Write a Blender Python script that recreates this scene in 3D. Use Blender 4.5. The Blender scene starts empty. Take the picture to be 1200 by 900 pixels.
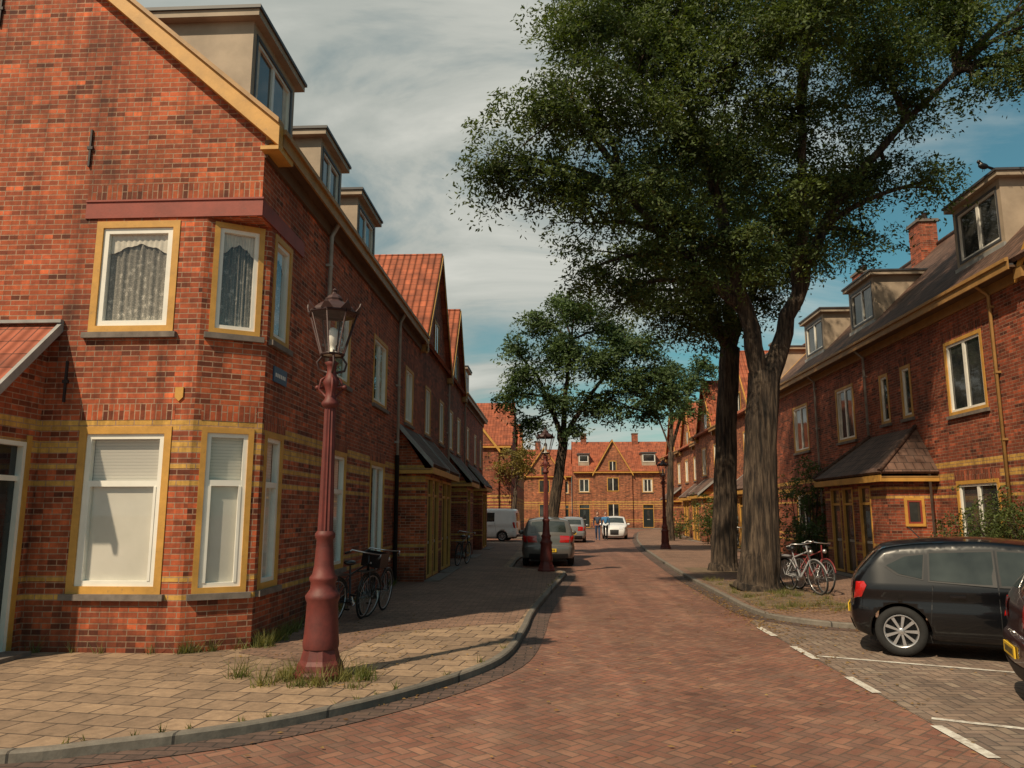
import bpy, math, random
import numpy as np
from mathutils import Vector, Matrix, geometry
random.seed(7)
R=math.radians
# ------------------------------------------------------------------ helpers
def empty(name, loc=(0,0,0), rz=0):
    e=bpy.data.objects.new(name,None); e.location=loc; e.rotation_euler=(0,0,rz)
    e.empty_display_size=.3
    bpy.context.scene.collection.objects.link(e); return e
class Fr:
    def __init__(s,o,d,n=None):
        l=math.hypot(*d); s.o=o; s.d=(d[0]/l,d[1]/l); s.n=n or (s.d[1],-s.d[0])
    def P(s,a,n,z): return Vector((s.o[0]+s.d[0]*a+s.n[0]*n, s.o[1]+s.d[1]*a+s.n[1]*n, z))
W0=Fr((0,0),(1,0),(0,1))
class MB:
    def __init__(s): s.v=[];s.f=[];s.m=[];s.uv=[];s.mats=[];s.sm=[]
    def mi(s,mat):
        if mat not in s.mats: s.mats.append(mat)
        return s.mats.index(mat)
    def face(s,pts,mat,uvs=None,smooth=False):
        b=len(s.v); s.v+= [Vector(p) for p in pts]; s.f.append(tuple(range(b,b+len(pts))))
        s.m.append(s.mi(mat)); s.uv.append(uvs); s.sm.append(smooth)
    def idx(s,verts,faces,mat,smooth=True):
        b=len(s.v); s.v+=[Vector(p) for p in verts]; k=s.mi(mat)
        for f in faces: s.f.append(tuple(i+b for i in f)); s.m.append(k); s.uv.append(None); s.sm.append(smooth)
    def box(s,fr,a0,a1,n0,n1,z0,z1,mat):
        P=fr.P
        c=[P(a0,n0,z0),P(a1,n0,z0),P(a1,n1,z0),P(a0,n1,z0),P(a0,n0,z1),P(a1,n0,z1),P(a1,n1,z1),P(a0,n1,z1)]
        for q in ((0,1,2,3),(4,7,6,5),(0,4,5,1),(1,5,6,2),(2,6,7,3),(3,7,4,0)): s.face([c[i] for i in q],mat)
    def slab(s,p,th,mat,mat2=None):
        p=[Vector(q) for q in p]; n=(p[1]-p[0]).cross(p[2]-p[0]).normalized()
        if n.z<0: n=-n
        b=[q-n*th for q in p]; m2=mat2 or mat
        s.face(p,mat); s.face(b,m2)
        for i in range(len(p)):
            j=(i+1)%len(p); s.face([p[i],p[j],b[j],b[i]],m2)
    def prism(s,pts,off,mat):
        a=[Vector(q) for q in pts]; o=Vector(off); b=[q+o for q in a]
        s.face(a,mat); s.face(b,mat)
        for i in range(len(a)):
            j=(i+1)%len(a); s.face([a[i],a[j],b[j],b[i]],mat)
    def tube(s,pts,rad,mat,sides=8,wob=0):
        pts=[Vector(p) for p in pts]; V=[];F=[]
        if not hasattr(rad,'__len__'): rad=[rad]*len(pts)
        t0=(pts[1]-pts[0]).normalized(); ref=Vector((0,0,1)) if abs(t0.z)<.9 else Vector((1,0,0))
        u=t0.cross(ref).normalized()
        for i,p in enumerate(pts):
            t=(pts[min(i+1,len(pts)-1)]-pts[max(i-1,0)]).normalized()
            u=(u-t*u.dot(t)).normalized(); w=t.cross(u)
            for k in range(sides):
                a=2*math.pi*k/sides; rr=rad[i]
                if wob: rr*=1+wob*(math.sin(3*a+.25*i)*.6+math.sin(5*a+1+.4*i)*.5+math.sin(9*a+i*.2)*.4+math.sin(14*a-i*.15)*.45)
                V.append(p+(u*math.cos(a)+w*math.sin(a))*rr)
        for i in range(len(pts)-1):
            for k in range(sides):
                k2=(k+1)%sides; F.append((i*sides+k,i*sides+k2,(i+1)*sides+k2,(i+1)*sides+k))
        F.append(tuple(range(sides))); F.append(tuple((len(pts)-1)*sides+k for k in range(sides)))
        s.idx(V,F,mat)
    def lathe(s,prof,c,mat,sides=16,axis='z',smooth=True,rot=0):
        V=[];F=[];c=Vector(c)
        for r,z in prof:
            for k in range(sides):
                a=2*math.pi*k/sides+rot
                if axis=='z': V.append(c+Vector((r*math.cos(a),r*math.sin(a),z)))
                else: V.append(c+Vector((r*math.cos(a),z,r*math.sin(a))))
        for i in range(len(prof)-1):
            for k in range(sides):
                k2=(k+1)%sides; F.append((i*sides+k,i*sides+k2,(i+1)*sides+k2,(i+1)*sides+k))
        s.idx(V,F,mat,smooth)
    def ball(s,c,r,mat,sc=(1,1,1),n=12):
        c=Vector(c);V=[];F=[]
        for i in range(n+1):
            th=math.pi*i/n
            for k in range(n):
                a=2*math.pi*k/n
                V.append(c+Vector((r*sc[0]*math.sin(th)*math.cos(a),r*sc[1]*math.sin(th)*math.sin(a),r*sc[2]*math.cos(th))))
        for i in range(n):
            for k in range(n):
                k2=(k+1)%n; F.append((i*n+k,i*n+k2,(i+1)*n+k2,(i+1)*n+k))
        s.idx(V,F,mat)
    def build(s,name,parent=None,merge=False,loc=None,rot=None):
        me=bpy.data.meshes.new(name); me.from_pydata([tuple(v) for v in s.v],[],s.f)
        for m in s.mats: me.materials.append(m)
        me.polygons.foreach_set('material_index',s.m); me.polygons.foreach_set('use_smooth',s.sm)
        ul=me.uv_layers.new(name='UVMap'); Z=Vector((0,0,1)); co=[]
        for k,f in enumerate(s.f):
            if s.uv[k]: co+= [c for u in s.uv[k] for c in u]; continue
            p=[s.v[i] for i in f]
            n=Vector((0,0,0))
            for i in range(1,len(p)-1): n+=(p[i]-p[0]).cross(p[i+1]-p[0])
            n=n.normalized() if n.length>1e-12 else Z
            if n.z<0: n=-n
            if abs(n.z)>.96: t=Vector((1,0,0)); b=Vector((0,1,0))
            else: t=Z.cross(n).normalized(); b=n.cross(t)
            if abs(n.z)<.05:
                b=Z
                if abs(t.x)>abs(t.y):
                    if t.x<0: t=-t
                elif t.y<0: t=-t
            for q in p: co+=[q.dot(t),q.dot(b)]
        ul.data.foreach_set('uv',co); me.validate(); me.update()
        if merge:
            import bmesh
            bm=bmesh.new(); bm.from_mesh(me); bmesh.ops.remove_doubles(bm,verts=bm.verts,dist=.0008)
            bmesh.ops.recalc_face_normals(bm,faces=bm.faces); bm.to_mesh(me); bm.free()
        o=bpy.data.objects.new(name,me); bpy.context.scene.collection.objects.link(o)
        if parent: o.parent=parent
        if loc: o.location=loc
        if rot: o.rotation_euler=rot
        return o
# ------------------------------------------------------------------ materials
class G:
    def __init__(s,name):
        s.m=bpy.data.materials.new(name); s.m.use_nodes=True; s.t=s.m.node_tree; s.b=s.t.nodes['Principled BSDF']
    def n(s,ty,props=None,**inp):
        k=s.t.nodes.new(ty)
        for a,b in (props or {}).items(): setattr(k,a,b)
        for a,b in inp.items():
            a=a.replace('_',' ')
            s.set(k.inputs[a],b)
        return k
    def set(s,sock,v):
        if isinstance(v,bpy.types.NodeSocket): s.t.links.new(v,sock)
        else:
            if hasattr(sock.default_value,'__len__') and hasattr(v,'__len__') and len(sock.default_value)==4 and len(v)==3: v=(*v,1)
            sock.default_value=v
    def M(s,op,a,b=None,c=None):
        k=s.t.nodes.new('ShaderNodeMath'); k.operation=op
        s.set(k.inputs[0],a)
        if b is not None: s.set(k.inputs[1],b)
        if c is not None: s.set(k.inputs[2],c)
        return k.outputs[0]
    def mix(s,f,a,b,mode='MIX'):
        k=s.t.nodes.new('ShaderNodeMix'); k.data_type='RGBA'; k.blend_type=mode
        s.set(k.inputs[0],f); s.set(k.inputs[6],a); s.set(k.inputs[7],b); return k.outputs[2]
    def ramp(s,f,stops,interp='LINEAR'):
        k=s.t.nodes.new('ShaderNodeValToRGB'); k.color_ramp.interpolation=interp; e=k.color_ramp.elements
        while len(e)<len(stops): e.new(.5)
        for i,(p,c) in enumerate(stops):
            e[i].position=p; e[i].color=(*c,1) if hasattr(c,'__len__') else (c,c,c,1)
        s.set(k.inputs[0],f); return k.outputs[0]
    def noise(s,sc,vec=None,det=4,rough=.6):
        k=s.n('ShaderNodeTexNoise',Scale=sc,Detail=det,Roughness=rough)
        if vec is not None: s.set(k.inputs['Vector'],vec)
        return k.outputs['Fac']
    def obj(s,scale=(1,1,1),rot=(0,0,0)):
        c=s.n('ShaderNodeTexCoord'); mp=s.n('ShaderNodeMapping'); s.set(mp.inputs['Vector'],c.outputs['Object'])
        mp.inputs['Scale'].default_value=scale; mp.inputs['Rotation'].default_value=rot; return mp.outputs[0]
    def bump(s,h,st=.3,dist=.01):
        k=s.n('ShaderNodeBump',Strength=st,Distance=dist); s.set(k.inputs['Height'],h); s.set(s.b.inputs['Normal'],k.outputs[0])
    def out(s,col,rough=.8,**kw):
        s.set(s.b.inputs['Base Color'],col); s.set(s.b.inputs['Roughness'],rough)
        for a,b in kw.items(): s.set(s.b.inputs[a.replace('_',' ')],b)
        return s.m
def plain(name,col,rough=.6,var=.18,sc=6,bump=0,**kw):
    g=G(name); o=g.obj(); nz=g.noise(sc,o,5)
    c=g.mix(1,(*col,1),g.ramp(nz,[(.3,1-var),(.7,1+var)]),'MULTIPLY')
    if bump: g.bump(g.noise(sc*6,o),.3,bump)
    return g.out(c,rough,**kw)
def painted_wood(name,col,under,amt=.25):
    """paint with worn, dirty and flaking patches"""
    g=G(name); o=g.obj(); n=g.noise(3,o,6,.7)
    c=g.mix(1,(*col,1),g.ramp(n,[(.3,.74),(.7,1.15)]),'MULTIPLY')
    c=g.mix(g.ramp(g.noise(9,o,8,.8),[(.58,0.),(.66,amt*2)]),c,(*under,1))
    g.bump(g.noise(30,o,4),.3,.003); return g.out(c,.55)
def brick_mat(name,c1,c2,mort,bands=True,bw=.225,rh=.065):
    g=G(name); uv=g.n('ShaderNodeUVMap').outputs[0]
    def bt(a,b,mo):
        k=g.n('ShaderNodeTexBrick',Scale=1.0,Color1=a,Color2=b,Mortar=mo); k.inputs['Mortar Size'].default_value=.006
        k.inputs['Mortar Smooth'].default_value=.15; k.inputs['Brick Width'].default_value=bw; k.inputs['Row Height'].default_value=rh
        k.inputs['Bias'].default_value=-.1
        g.set(k.inputs['Vector'],uv); return k
    k=bt(c1,c2,mort); col=k.outputs['Color']
    sep=g.n('ShaderNodeSeparateXYZ'); g.set(sep.inputs[0],uv); x,y=sep.outputs[0],sep.outputs[1]
    row=g.M('FLOOR',g.M('DIVIDE',y,rh)); off=g.M('MULTIPLY',g.M('FLOORED_MODULO',row,2.0),.5)
    ix=g.M('FLOOR',g.M('ADD',g.M('DIVIDE',x,bw),off))
    cb=g.n('ShaderNodeCombineXYZ'); g.set(cb.inputs[0],ix); g.set(cb.inputs[1],row)
    wn=g.n('ShaderNodeTexWhiteNoise'); g.set(wn.inputs['Vector'],cb.outputs[0])
    tone=g.ramp(wn.outputs['Value'],[(0,.34),(.09,.48),(.2,.80),(.7,1.05),(.93,1.38),(1,1.7)])
    inv=g.M('SUBTRACT',1.0,k.outputs['Fac'])
    col=g.mix(inv,col,g.mix(1,col,tone,'MULTIPLY'))
    o=g.obj()
    st=g.ramp(g.noise(.8,o,7,.7),[(.25,.48),(.5,.95),(.75,1.32)])
    col=g.mix(1,col,st,'MULTIPLY')
    hue=g.noise(.5,g.obj((1,1,1.6)),4); col=g.mix(g.ramp(hue,[(.45,0.),(.7,.35)]),col,g.mix(1,col,(1.12,1.3,1.3),'MULTIPLY'))
    if bands:
        y2=bt((.64,.37,.085),(.50,.27,.06),mort)
        stops=[(0,0.)]
        for a,b in ((10,11),(13,14),(30,31),(33,34),(36,38),(40,42)): stops+= [((a*rh)/4,1.),((b*rh)/4,0.)]
        msk=g.ramp(g.M('DIVIDE',y,4.0),stops,'CONSTANT')
        col=g.mix(msk,col,y2.outputs['Color'])
    st2=g.ramp(g.noise(14,o,3),[(.3,.8),(.7,1.2)]); col=g.mix(1,col,st2,'MULTIPLY')
    o3=g.obj((3.5,3.5,.3)); dk=g.ramp(g.noise(1.6,o3,6,.7),[(.45,1.),(.68,.52)]); col=g.mix(1,col,dk,'MULTIPLY')
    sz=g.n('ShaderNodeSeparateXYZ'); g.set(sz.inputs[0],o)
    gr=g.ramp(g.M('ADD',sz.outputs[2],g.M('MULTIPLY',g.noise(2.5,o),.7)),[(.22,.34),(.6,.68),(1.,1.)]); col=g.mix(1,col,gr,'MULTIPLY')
    h=g.M('ADD',g.M('MULTIPLY',inv,1.0),g.M('MULTIPLY',g.noise(60,o,3),.4))
    g.bump(h,.6,.009)
    return g.out(col,.85)
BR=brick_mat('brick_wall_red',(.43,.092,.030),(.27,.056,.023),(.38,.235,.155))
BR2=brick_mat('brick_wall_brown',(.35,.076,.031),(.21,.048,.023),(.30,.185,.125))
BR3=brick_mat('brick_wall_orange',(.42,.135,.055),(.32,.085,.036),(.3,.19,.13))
def tile_mat(name,c,off=0.0,sn=.7):
    g=G(name); uv=g.n('ShaderNodeUVMap').outputs[0]
    k=g.n('ShaderNodeTexBrick',Scale=1.0,Color1=c,Color2=[q*.6 for q in c],Mortar=[q*.22 for q in c]); g.set(k.inputs['Vector'],uv)
    k.offset=off
    k.inputs['Brick Width'].default_value=.2; k.inputs['Row Height'].default_value=.22 if off else .28; k.inputs['Mortar Size'].default_value=.012; k.inputs['Mortar Smooth'].default_value=.6
    sep=g.n('ShaderNodeSeparateXYZ'); g.set(sep.inputs[0],uv)
    sx=g.M('SINE',g.M('MULTIPLY',sep.outputs[0],2*math.pi/.2)); sy=g.M('FRACT',g.M('DIVIDE',sep.outputs[1],.22 if off else .28))
    o=g.obj(); col=g.mix(1,k.outputs[0],g.ramp(g.noise(2.2,o,5),[(.3,.55),(.7,1.25)]),'MULTIPLY')
    col=g.mix(g.ramp(g.noise(1.1,o,7,.75),[(.55,0.),(.7,.45)]),col,(.09,.08,.05))
    g.bump(g.M('SUBTRACT',g.M('MULTIPLY',sx,sn),sy),.9,.03)
    return g.out(col,.8)
TILE=tile_mat('roof_tiles_red',(.38,.10,.05)); TILED=tile_mat('roof_tiles_brown',(.155,.085,.06),.5,.15); TILEO=tile_mat('roof_tiles_orange',(.44,.115,.05))
OCH=painted_wood('ochre_paint',(.57,.30,.062),(.26,.16,.08),.3)
OCHD=painted_wood('ochre_paint_weathered',(.38,.21,.07),(.2,.13,.08),.35)
WHT=plain('white_paint',(.80,.78,.71),.35,.08,3)
STONE=plain('stone_sill',(.17,.14,.12),.8,.3,8,.004)
LINT=painted_wood('red_lintel',(.28,.05,.03),(.14,.05,.04),.3)
SOF=plain('soffit_brown',(.12,.07,.04),.7,.2,3)
PANEL=plain('dormer_panel',(.38,.30,.22),.7,.22,2)
GREY=plain('dark_lead',(.07,.07,.075),.5,.2,3)
LEAD=plain('lead_flashing',(.30,.30,.29),.55,.2,5)
BLK=plain('black_paint',(.012,.012,.014),.3,.1,3)
DOORM=plain('door_paint',(.02,.028,.03),.25,.1,3)
IRON=plain('wrought_iron',(.03,.02,.02),.6,.2,10)
PIPE=plain('zinc_pipe',(.33,.31,.28),.5,.25,5)
def glass_mat(name,t=True):
    g=G(name); nt=g.t
    if t:
        gl=g.n('ShaderNodeBsdfGlossy',Roughness=.02,Color=(.9,.95,1)); tr=g.n('ShaderNodeBsdfTransparent',Color=(.98,.98,.98)); lw=g.n('ShaderNodeLayerWeight',Blend=.5)
        f=g.M('MINIMUM',g.M('ADD',g.M('MULTIPLY',g.M('POWER',lw.outputs['Facing'],4.0),.85),.05),1.0)
        mx=g.n('ShaderNodeMixShader'); g.set(mx.inputs[0],f); nt.links.new(tr.outputs[0],mx.inputs[1]); nt.links.new(gl.outputs[0],mx.inputs[2])
        nt.links.new(mx.outputs[0],nt.nodes['Material Output'].inputs[0]); return g.m
    o=g.obj(); g.bump(g.noise(1.3,o,2),.12,.02); return g.out(g.ramp(g.noise(1.2,o),[(.35,(.012,.015,.018)),(.7,(.07,.07,.065))]),.04,Specular_IOR_Level=.8)
GLS=glass_mat('window_glass'); GLD=glass_mat('window_glass_dark',False)
g=G('window_blind'); o=g.obj(); sp=g.n('ShaderNodeSeparateXYZ'); g.set(sp.inputs[0],o)
fz=g.M('FRACT',g.M('MULTIPLY',sp.outputs[2],26.0)); g.bump(fz,.6,.012)
BLIND=g.out(g.ramp(fz,[(0,(.34,.32,.28)),(.2,(.56,.54,.48)),(1,(.62,.59,.53))]),.6)
g=G('frosted_film'); FROST=g.out(g.ramp(g.noise(1.5,g.obj()),[(.3,(.54,.52,.45)),(.7,(.66,.63,.56))]),.5)
g=G('lace_curtain'); o=g.obj(); v=g.n('ShaderNodeTexVoronoi',Scale=11); g.set(v.inputs['Vector'],o)
w=g.n('ShaderNodeTexVoronoi',Scale=60); g.set(w.inputs['Vector'],o)
sp=g.n('ShaderNodeSeparateXYZ'); g.set(sp.inputs[0],o)
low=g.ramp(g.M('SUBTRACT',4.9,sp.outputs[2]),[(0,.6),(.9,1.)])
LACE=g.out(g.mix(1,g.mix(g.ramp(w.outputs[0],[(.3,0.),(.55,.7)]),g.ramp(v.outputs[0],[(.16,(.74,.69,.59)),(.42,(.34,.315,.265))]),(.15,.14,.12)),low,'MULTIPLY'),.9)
DRAPE=plain('curtain_cloth',(.58,.54,.46),.9,.2,8)
DARKIN=plain('dark_interior',(.02,.018,.016),.9)
# ------------------------------------------------------------------ ground materials
def herring(name,cols,unit=.1,mort=(.09,.06,.045),rot=45):
    g=G(name); o=g.obj((1/unit,1/unit,1),(0,0,R(rot))); sp=g.n('ShaderNodeSeparateXYZ'); g.set(sp.inputs[0],o); x,y=sp.outputs[0],sp.outputs[1]
    i=g.M('FLOOR',x); j=g.M('FLOOR',y); fx=g.M('SUBTRACT',x,i); fy=g.M('SUBTRACT',y,j); k=g.M('FLOORED_MODULO',g.M('SUBTRACT',i,j),4.0)
    k1=g.M('COMPARE',k,1.0,.2); k2=g.M('COMPARE',k,2.0,.2); H=g.M('LESS_THAN',k,1.5); V=g.M('SUBTRACT',1.0,H)
    al=g.M('ADD',g.M('MULTIPLY',H,g.M('ADD',fx,k1)),g.M('MULTIPLY',V,g.M('ADD',fy,k2)))
    ac=g.M('ADD',g.M('MULTIPLY',H,fy),g.M('MULTIPLY',V,fx))
    d=g.M('MINIMUM',g.M('MINIMUM',al,g.M('SUBTRACT',2.0,al)),g.M('MINIMUM',ac,g.M('SUBTRACT',1.0,ac)))
    mk=g.ramp(d,[(.03,0.),(.12,1.)])
    cb=g.n('ShaderNodeCombineXYZ'); g.set(cb.inputs[0],g.M('SUBTRACT',i,k1)); g.set(cb.inputs[1],g.M('SUBTRACT',j,k2))
    wn=g.n('ShaderNodeTexWhiteNoise'); g.set(wn.inputs['Vector'],cb.outputs[0])
    col=g.ramp(wn.outputs['Value'],[(q/(len(cols)-1),c) for q,c in enumerate(cols)])
    o2=g.obj()
    col=g.mix(mk,mort,col)
    col=g.mix(1,col,g.ramp(g.noise(.35,o2,7,.65),[(.25,.6),(.5,.98),(.75,1.3)]),'MULTIPLY')
    col=g.mix(1,col,g.ramp(g.noise(5,o2,4),[(.3,.8),(.7,1.18)]),'MULTIPLY')
    sand=g.ramp(g.noise(1.1,o2,8,.75),[(.48,0.),(.72,.5)]); col=g.mix(sand,col,(.27,.175,.12))
    o4=g.obj((1.1,.06,1)); col=g.mix(1,col,g.ramp(g.noise(1.5,o4,3),[(.35,.82),(.65,1.14)]),'MULTIPLY')
    spots=g.ramp(g.noise(1.9,o2,2,.4),[(.70,1.),(.76,.55)]); col=g.mix(1,col,spots,'MULTIPLY')
    hh=g.M('ADD',mk,g.M('MULTIPLY',g.noise(35,o2,3),.6)); hh=g.M('ADD',hh,g.M('MULTIPLY',wn.outputs['Value'],.5))
    g.bump(hh,.5,.006); return g.out(col,.8)
ROADM=herring('road_clinker_brick',[(.165,.074,.052),(.245,.105,.068),(.20,.083,.056),(.285,.14,.09),(.18,.092,.068),(.22,.093,.06)],.092,(.11,.072,.052))
PARKM=herring('parking_clinker',[(.17,.12,.09),(.23,.165,.125),(.14,.10,.08),(.26,.2,.15)],.1,(.075,.06,.05),0)
def slabs(name,c1,c2,mo,bw,rh,rot=0,ms=.008):
    g=G(name); o=g.obj((1,1,1),(0,0,R(rot)))
    wob=g.n('ShaderNodeTexNoise',Scale=1.4,Detail=2); g.set(wob.inputs['Vector'],o)
    vm=g.n('ShaderNodeVectorMath'); vm.operation='SCALE'; g.set(vm.inputs[0],wob.outputs['Color']); vm.inputs['Scale'].default_value=.035
    va=g.n('ShaderNodeVectorMath'); va.operation='ADD'; g.set(va.inputs[0],o); g.set(va.inputs[1],vm.outputs[0])
    k=g.n('ShaderNodeTexBrick',Scale=1.0,Color1=c1,Color2=c2,Mortar=mo); g.set(k.inputs['Vector'],va.outputs[0])
    k.inputs['Brick Width'].default_value=bw; k.inputs['Row Height'].default_value=rh; k.inputs['Mortar Size'].default_value=ms; k.inputs['Mortar Smooth'].default_value=.25
    o2=g.obj(); col=g.mix(1,k.outputs[0],g.ramp(g.noise(.6,o2,7,.7),[(.25,.55),(.5,.95),(.75,1.28)]),'MULTIPLY')
    col=g.mix(1,col,g.ramp(g.noise(11,o2,5,.7),[(.3,.74),(.7,1.22)]),'MULTIPLY')
    col=g.mix(g.ramp(g.noise(1.7,o2,7,.75),[(.55,0.),(.75,.5)]),col,(.16,.11,.07))
    g.bump(g.M('ADD',g.M('SUBTRACT',1.0,k.outputs['Fac']),g.M('MULTIPLY',g.noise(30,o2,3),.5)),.5,.008); return g.out(col,.85)
PAVE=slabs('pavement_tiles',(.36,.245,.155),(.22,.15,.10),(.08,.055,.04),.3,.3,8,.01)
PAVB=slabs('pavement_bricks',(.27,.16,.11),(.19,.11,.075),(.09,.065,.05),.21,.105,0)
KERB=slabs('kerb_stone',(.20,.175,.145),(.14,.125,.105),(.05,.045,.04),.9,5,0,.01)
GUT=slabs('gutter_bricks',(.13,.08,.062),(.085,.055,.045),(.04,.03,.025),.2,.1,0)
g=G('road_marking_paint'); o=g.obj(); wear=g.ramp(g.noise(7,o,8,.8),[(.44,1.),(.62,.25)])
PAINT=g.out(g.mix(wear,(.22,.16,.12),(.66,.63,.56)),.75)
SOIL=plain('soil',(.15,.105,.065),.95,.35,4,.02)
# ------------------------------------------------------------------ walls / windows
def wall(mb,fr,L,z0,z1,ops,mat,depth=.11,s0=0):
    xs=sorted({s0,L}|{q for o in ops for q in o[:2]}); zs=sorted({z0,z1}|{q for o in ops for q in o[2:4]})
    for a,b in zip(xs,xs[1:]):
        for c,d in zip(zs,zs[1:]):
            mx,mz=(a+b)/2,(c+d)/2
            if any(o[0]<mx<o[1] and o[2]<mz<o[3] for o in ops): continue
            mb.face([fr.P(a,0,c),fr.P(b,0,c),fr.P(b,0,d),fr.P(a,0,d)],mat)
    for o in ops:
        a,b,c,d=o[:4]; P=fr.P; e=-depth
        for q in ([(a,c),(a,d)],[(b,c),(b,d)],[(a,c),(b,c)],[(a,d),(b,d)]):
            mb.face([P(q[0][0],0,q[0][1]),P(q[1][0],0,q[1][1]),P(q[1][0],e,q[1][1]),P(q[0][0],e,q[0][1])],mat)
def soldier(mb,fr,a,b,z0,z1,mat,n=.004):
    """row of bricks set upright: brick uv turned by 90 degrees"""
    P=fr.P; q=[(a,z0),(b,z0),(b,z1),(a,z1)]
    mb.face([P(s_,n,z) for s_,z in q],mat,[(z-z0+5.85*1.0+.002,s_+40*.065+4.5) for s_,z in q])
def ring(mb,fr,a,b,c,d,w,n0,n1,mat,wt=None):
    wt=wt or w
    mb.box(fr,a,a+w,n0,n1,c,d,mat); mb.box(fr,b-w,b,n0,n1,c,d,mat)
    mb.box(fr,a+w,b-w,n0,n1,c,c+wt,mat); mb.box(fr,a+w,b-w,n0,n1,d-wt,d,mat)
def window(mb,fr,a,b,c,d,style='dark',frame=None,sash=None,sill=True,w1=.075,w2=.05,n=0):
    frame=frame or OCH; sash=sash or WHT; P=fr.P
    if sill: mb.box(fr,a-.05,b+.05,n-.1,n+.06,c-.07,c-.001,STONE)
    if style=='door':
        ring(mb,fr,a,b,c,d,.05,n-.1,n+.012,frame); mb.box(fr,a+.05,b-.05,n-.08,n-.05,c+.02,d-.45,DOORM)
        mb.box(fr,a+.05,b-.05,n-.09,n-.02,d-.45,d-.39,frame)
        mb.face([P(a+.05,n-.06,d-.39),P(b-.05,n-.06,d-.39),P(b-.05,n-.06,d-.05),P(a+.05,n-.06,d-.05)],GLD)
        m=(a+b)/2; mb.face([P(m-.12,n-.048,c+.9),P(m+.12,n-.048,c+.9),P(m+.12,n-.048,d-.6),P(m-.12,n-.048,d-.6)],GLD)
        mb.box(fr,m-.14,m+.14,n-.05,n-.038,c+.78,c+.84,PIPE)
        return
    ring(mb,fr,a,b,c,d,w1,n-.1,n+.012,frame)
    a2,b2,c2,d2=a+w1,b-w1,c+w1,d-w1
    ring(mb,fr,a2,b2,c2,d2,w2,n-.09,n-.012,sash)
    A,B,C,D=a2+w2,b2-w2,c2+w2,d2-w2; gn=n-.05
    tz=None
    if style in('blind','tdark','tblind'):
        tz=D-(D-C)*.32; mb.box(fr,A,B,n-.09,n-.015,tz-.035,tz+.035,sash)
        mb.box(fr,A-.0,A+.03,n-.085,n-.005,C,tz-.035,sash); mb.box(fr,B-.03,B,n-.085,n-.005,C,tz-.035,sash)
    if style in('double','ddark'):
        m=(A+B)/2; mb.box(fr,m-.045,m+.045,n-.09,n-.02,C,D,sash)
    if style in('tdark','dark','ddark'):
        mb.face([P(A,gn,C),P(B,gn,C),P(B,gn,D),P(A,gn,D)],GLD)
        if random.random()<.5:
            h=random.uniform(.1,.16); mb.face([P(A,gn+.002,C),P(A+(B-A)*h,gn+.002,C),P(A+(B-A)*(h+.03),gn+.002,D),P(A,gn+.002,D)],DRAPE); mb.face([P(B,gn+.002,C),P(B-(B-A)*h,gn+.002,C),P(B-(B-A)*(h+.03),gn+.002,D),P(B,gn+.002,D)],DRAPE)
        return
    mb.face([P(A,gn,C),P(B,gn,C),P(B,gn,D),P(A,gn,D)],GLS)
    mb.box(fr,a,b,n-.5,n-.45,c,d,DARKIN)
    mb.box(fr,a,a+.002,n-.45,n-.11,c,d,DARKIN);mb.box(fr,b-.002,b,n-.45,n-.11,c,d,DARKIN)
    if style in('blind','tblind'):
        mb.face([P(A,n-.1,tz),P(B,n-.1,tz),P(B,n-.1,D),P(A,n-.1,D)],BLIND)
        mb.face([P(A,n-.07,C),P(B,n-.07,C),P(B,n-.07,tz),P(A,n-.07,tz)],FROST if style=='blind' else BLIND)
    if style=='lace' or style=='double':
        m=48; V=[];F=[]
        for q in range(m+1):
            s_=A+(B-A)*q/m; nn=n-.095+.012*math.sin(q*1.3)+.008*math.sin(q*.8)
            V+=[P(s_,nn,C+.0),P(s_,nn,D)]
        for q in range(m):
            if style=='double' and m*.3<q<m*.68: continue
            F.append((2*q,2*q+2,2*q+3,2*q+1))
        mb.idx(V,F,LACE if style=='lace' else DRAPE)
        if style=='lace':
            V=[];F=[];mm=40     # scalloped valance along the top
            for q in range(mm+1):
                t=q/mm; dep=(D-C)*(.10+.12*abs(2*t-1)**1.5+.02*abs(math.sin(t*12)))
                for z in (D-dep,D): V.append(P(A+(B-A)*t,n-.068+.006*math.sin(q*1.7),z))
            for q in range(mm): F.append((2*q,2*q+2,2*q+3,2*q+1))
            mb.idx(V,F,DRAPE)
def anchor(mb,fr,s,z):
    mb.box(fr,s-.012,s+.012,.004,.03,z-.25,z+.25,IRON); mb.box(fr,s-.035,s+.035,.005,.035,z-.02,z+.02,IRON)
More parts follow.
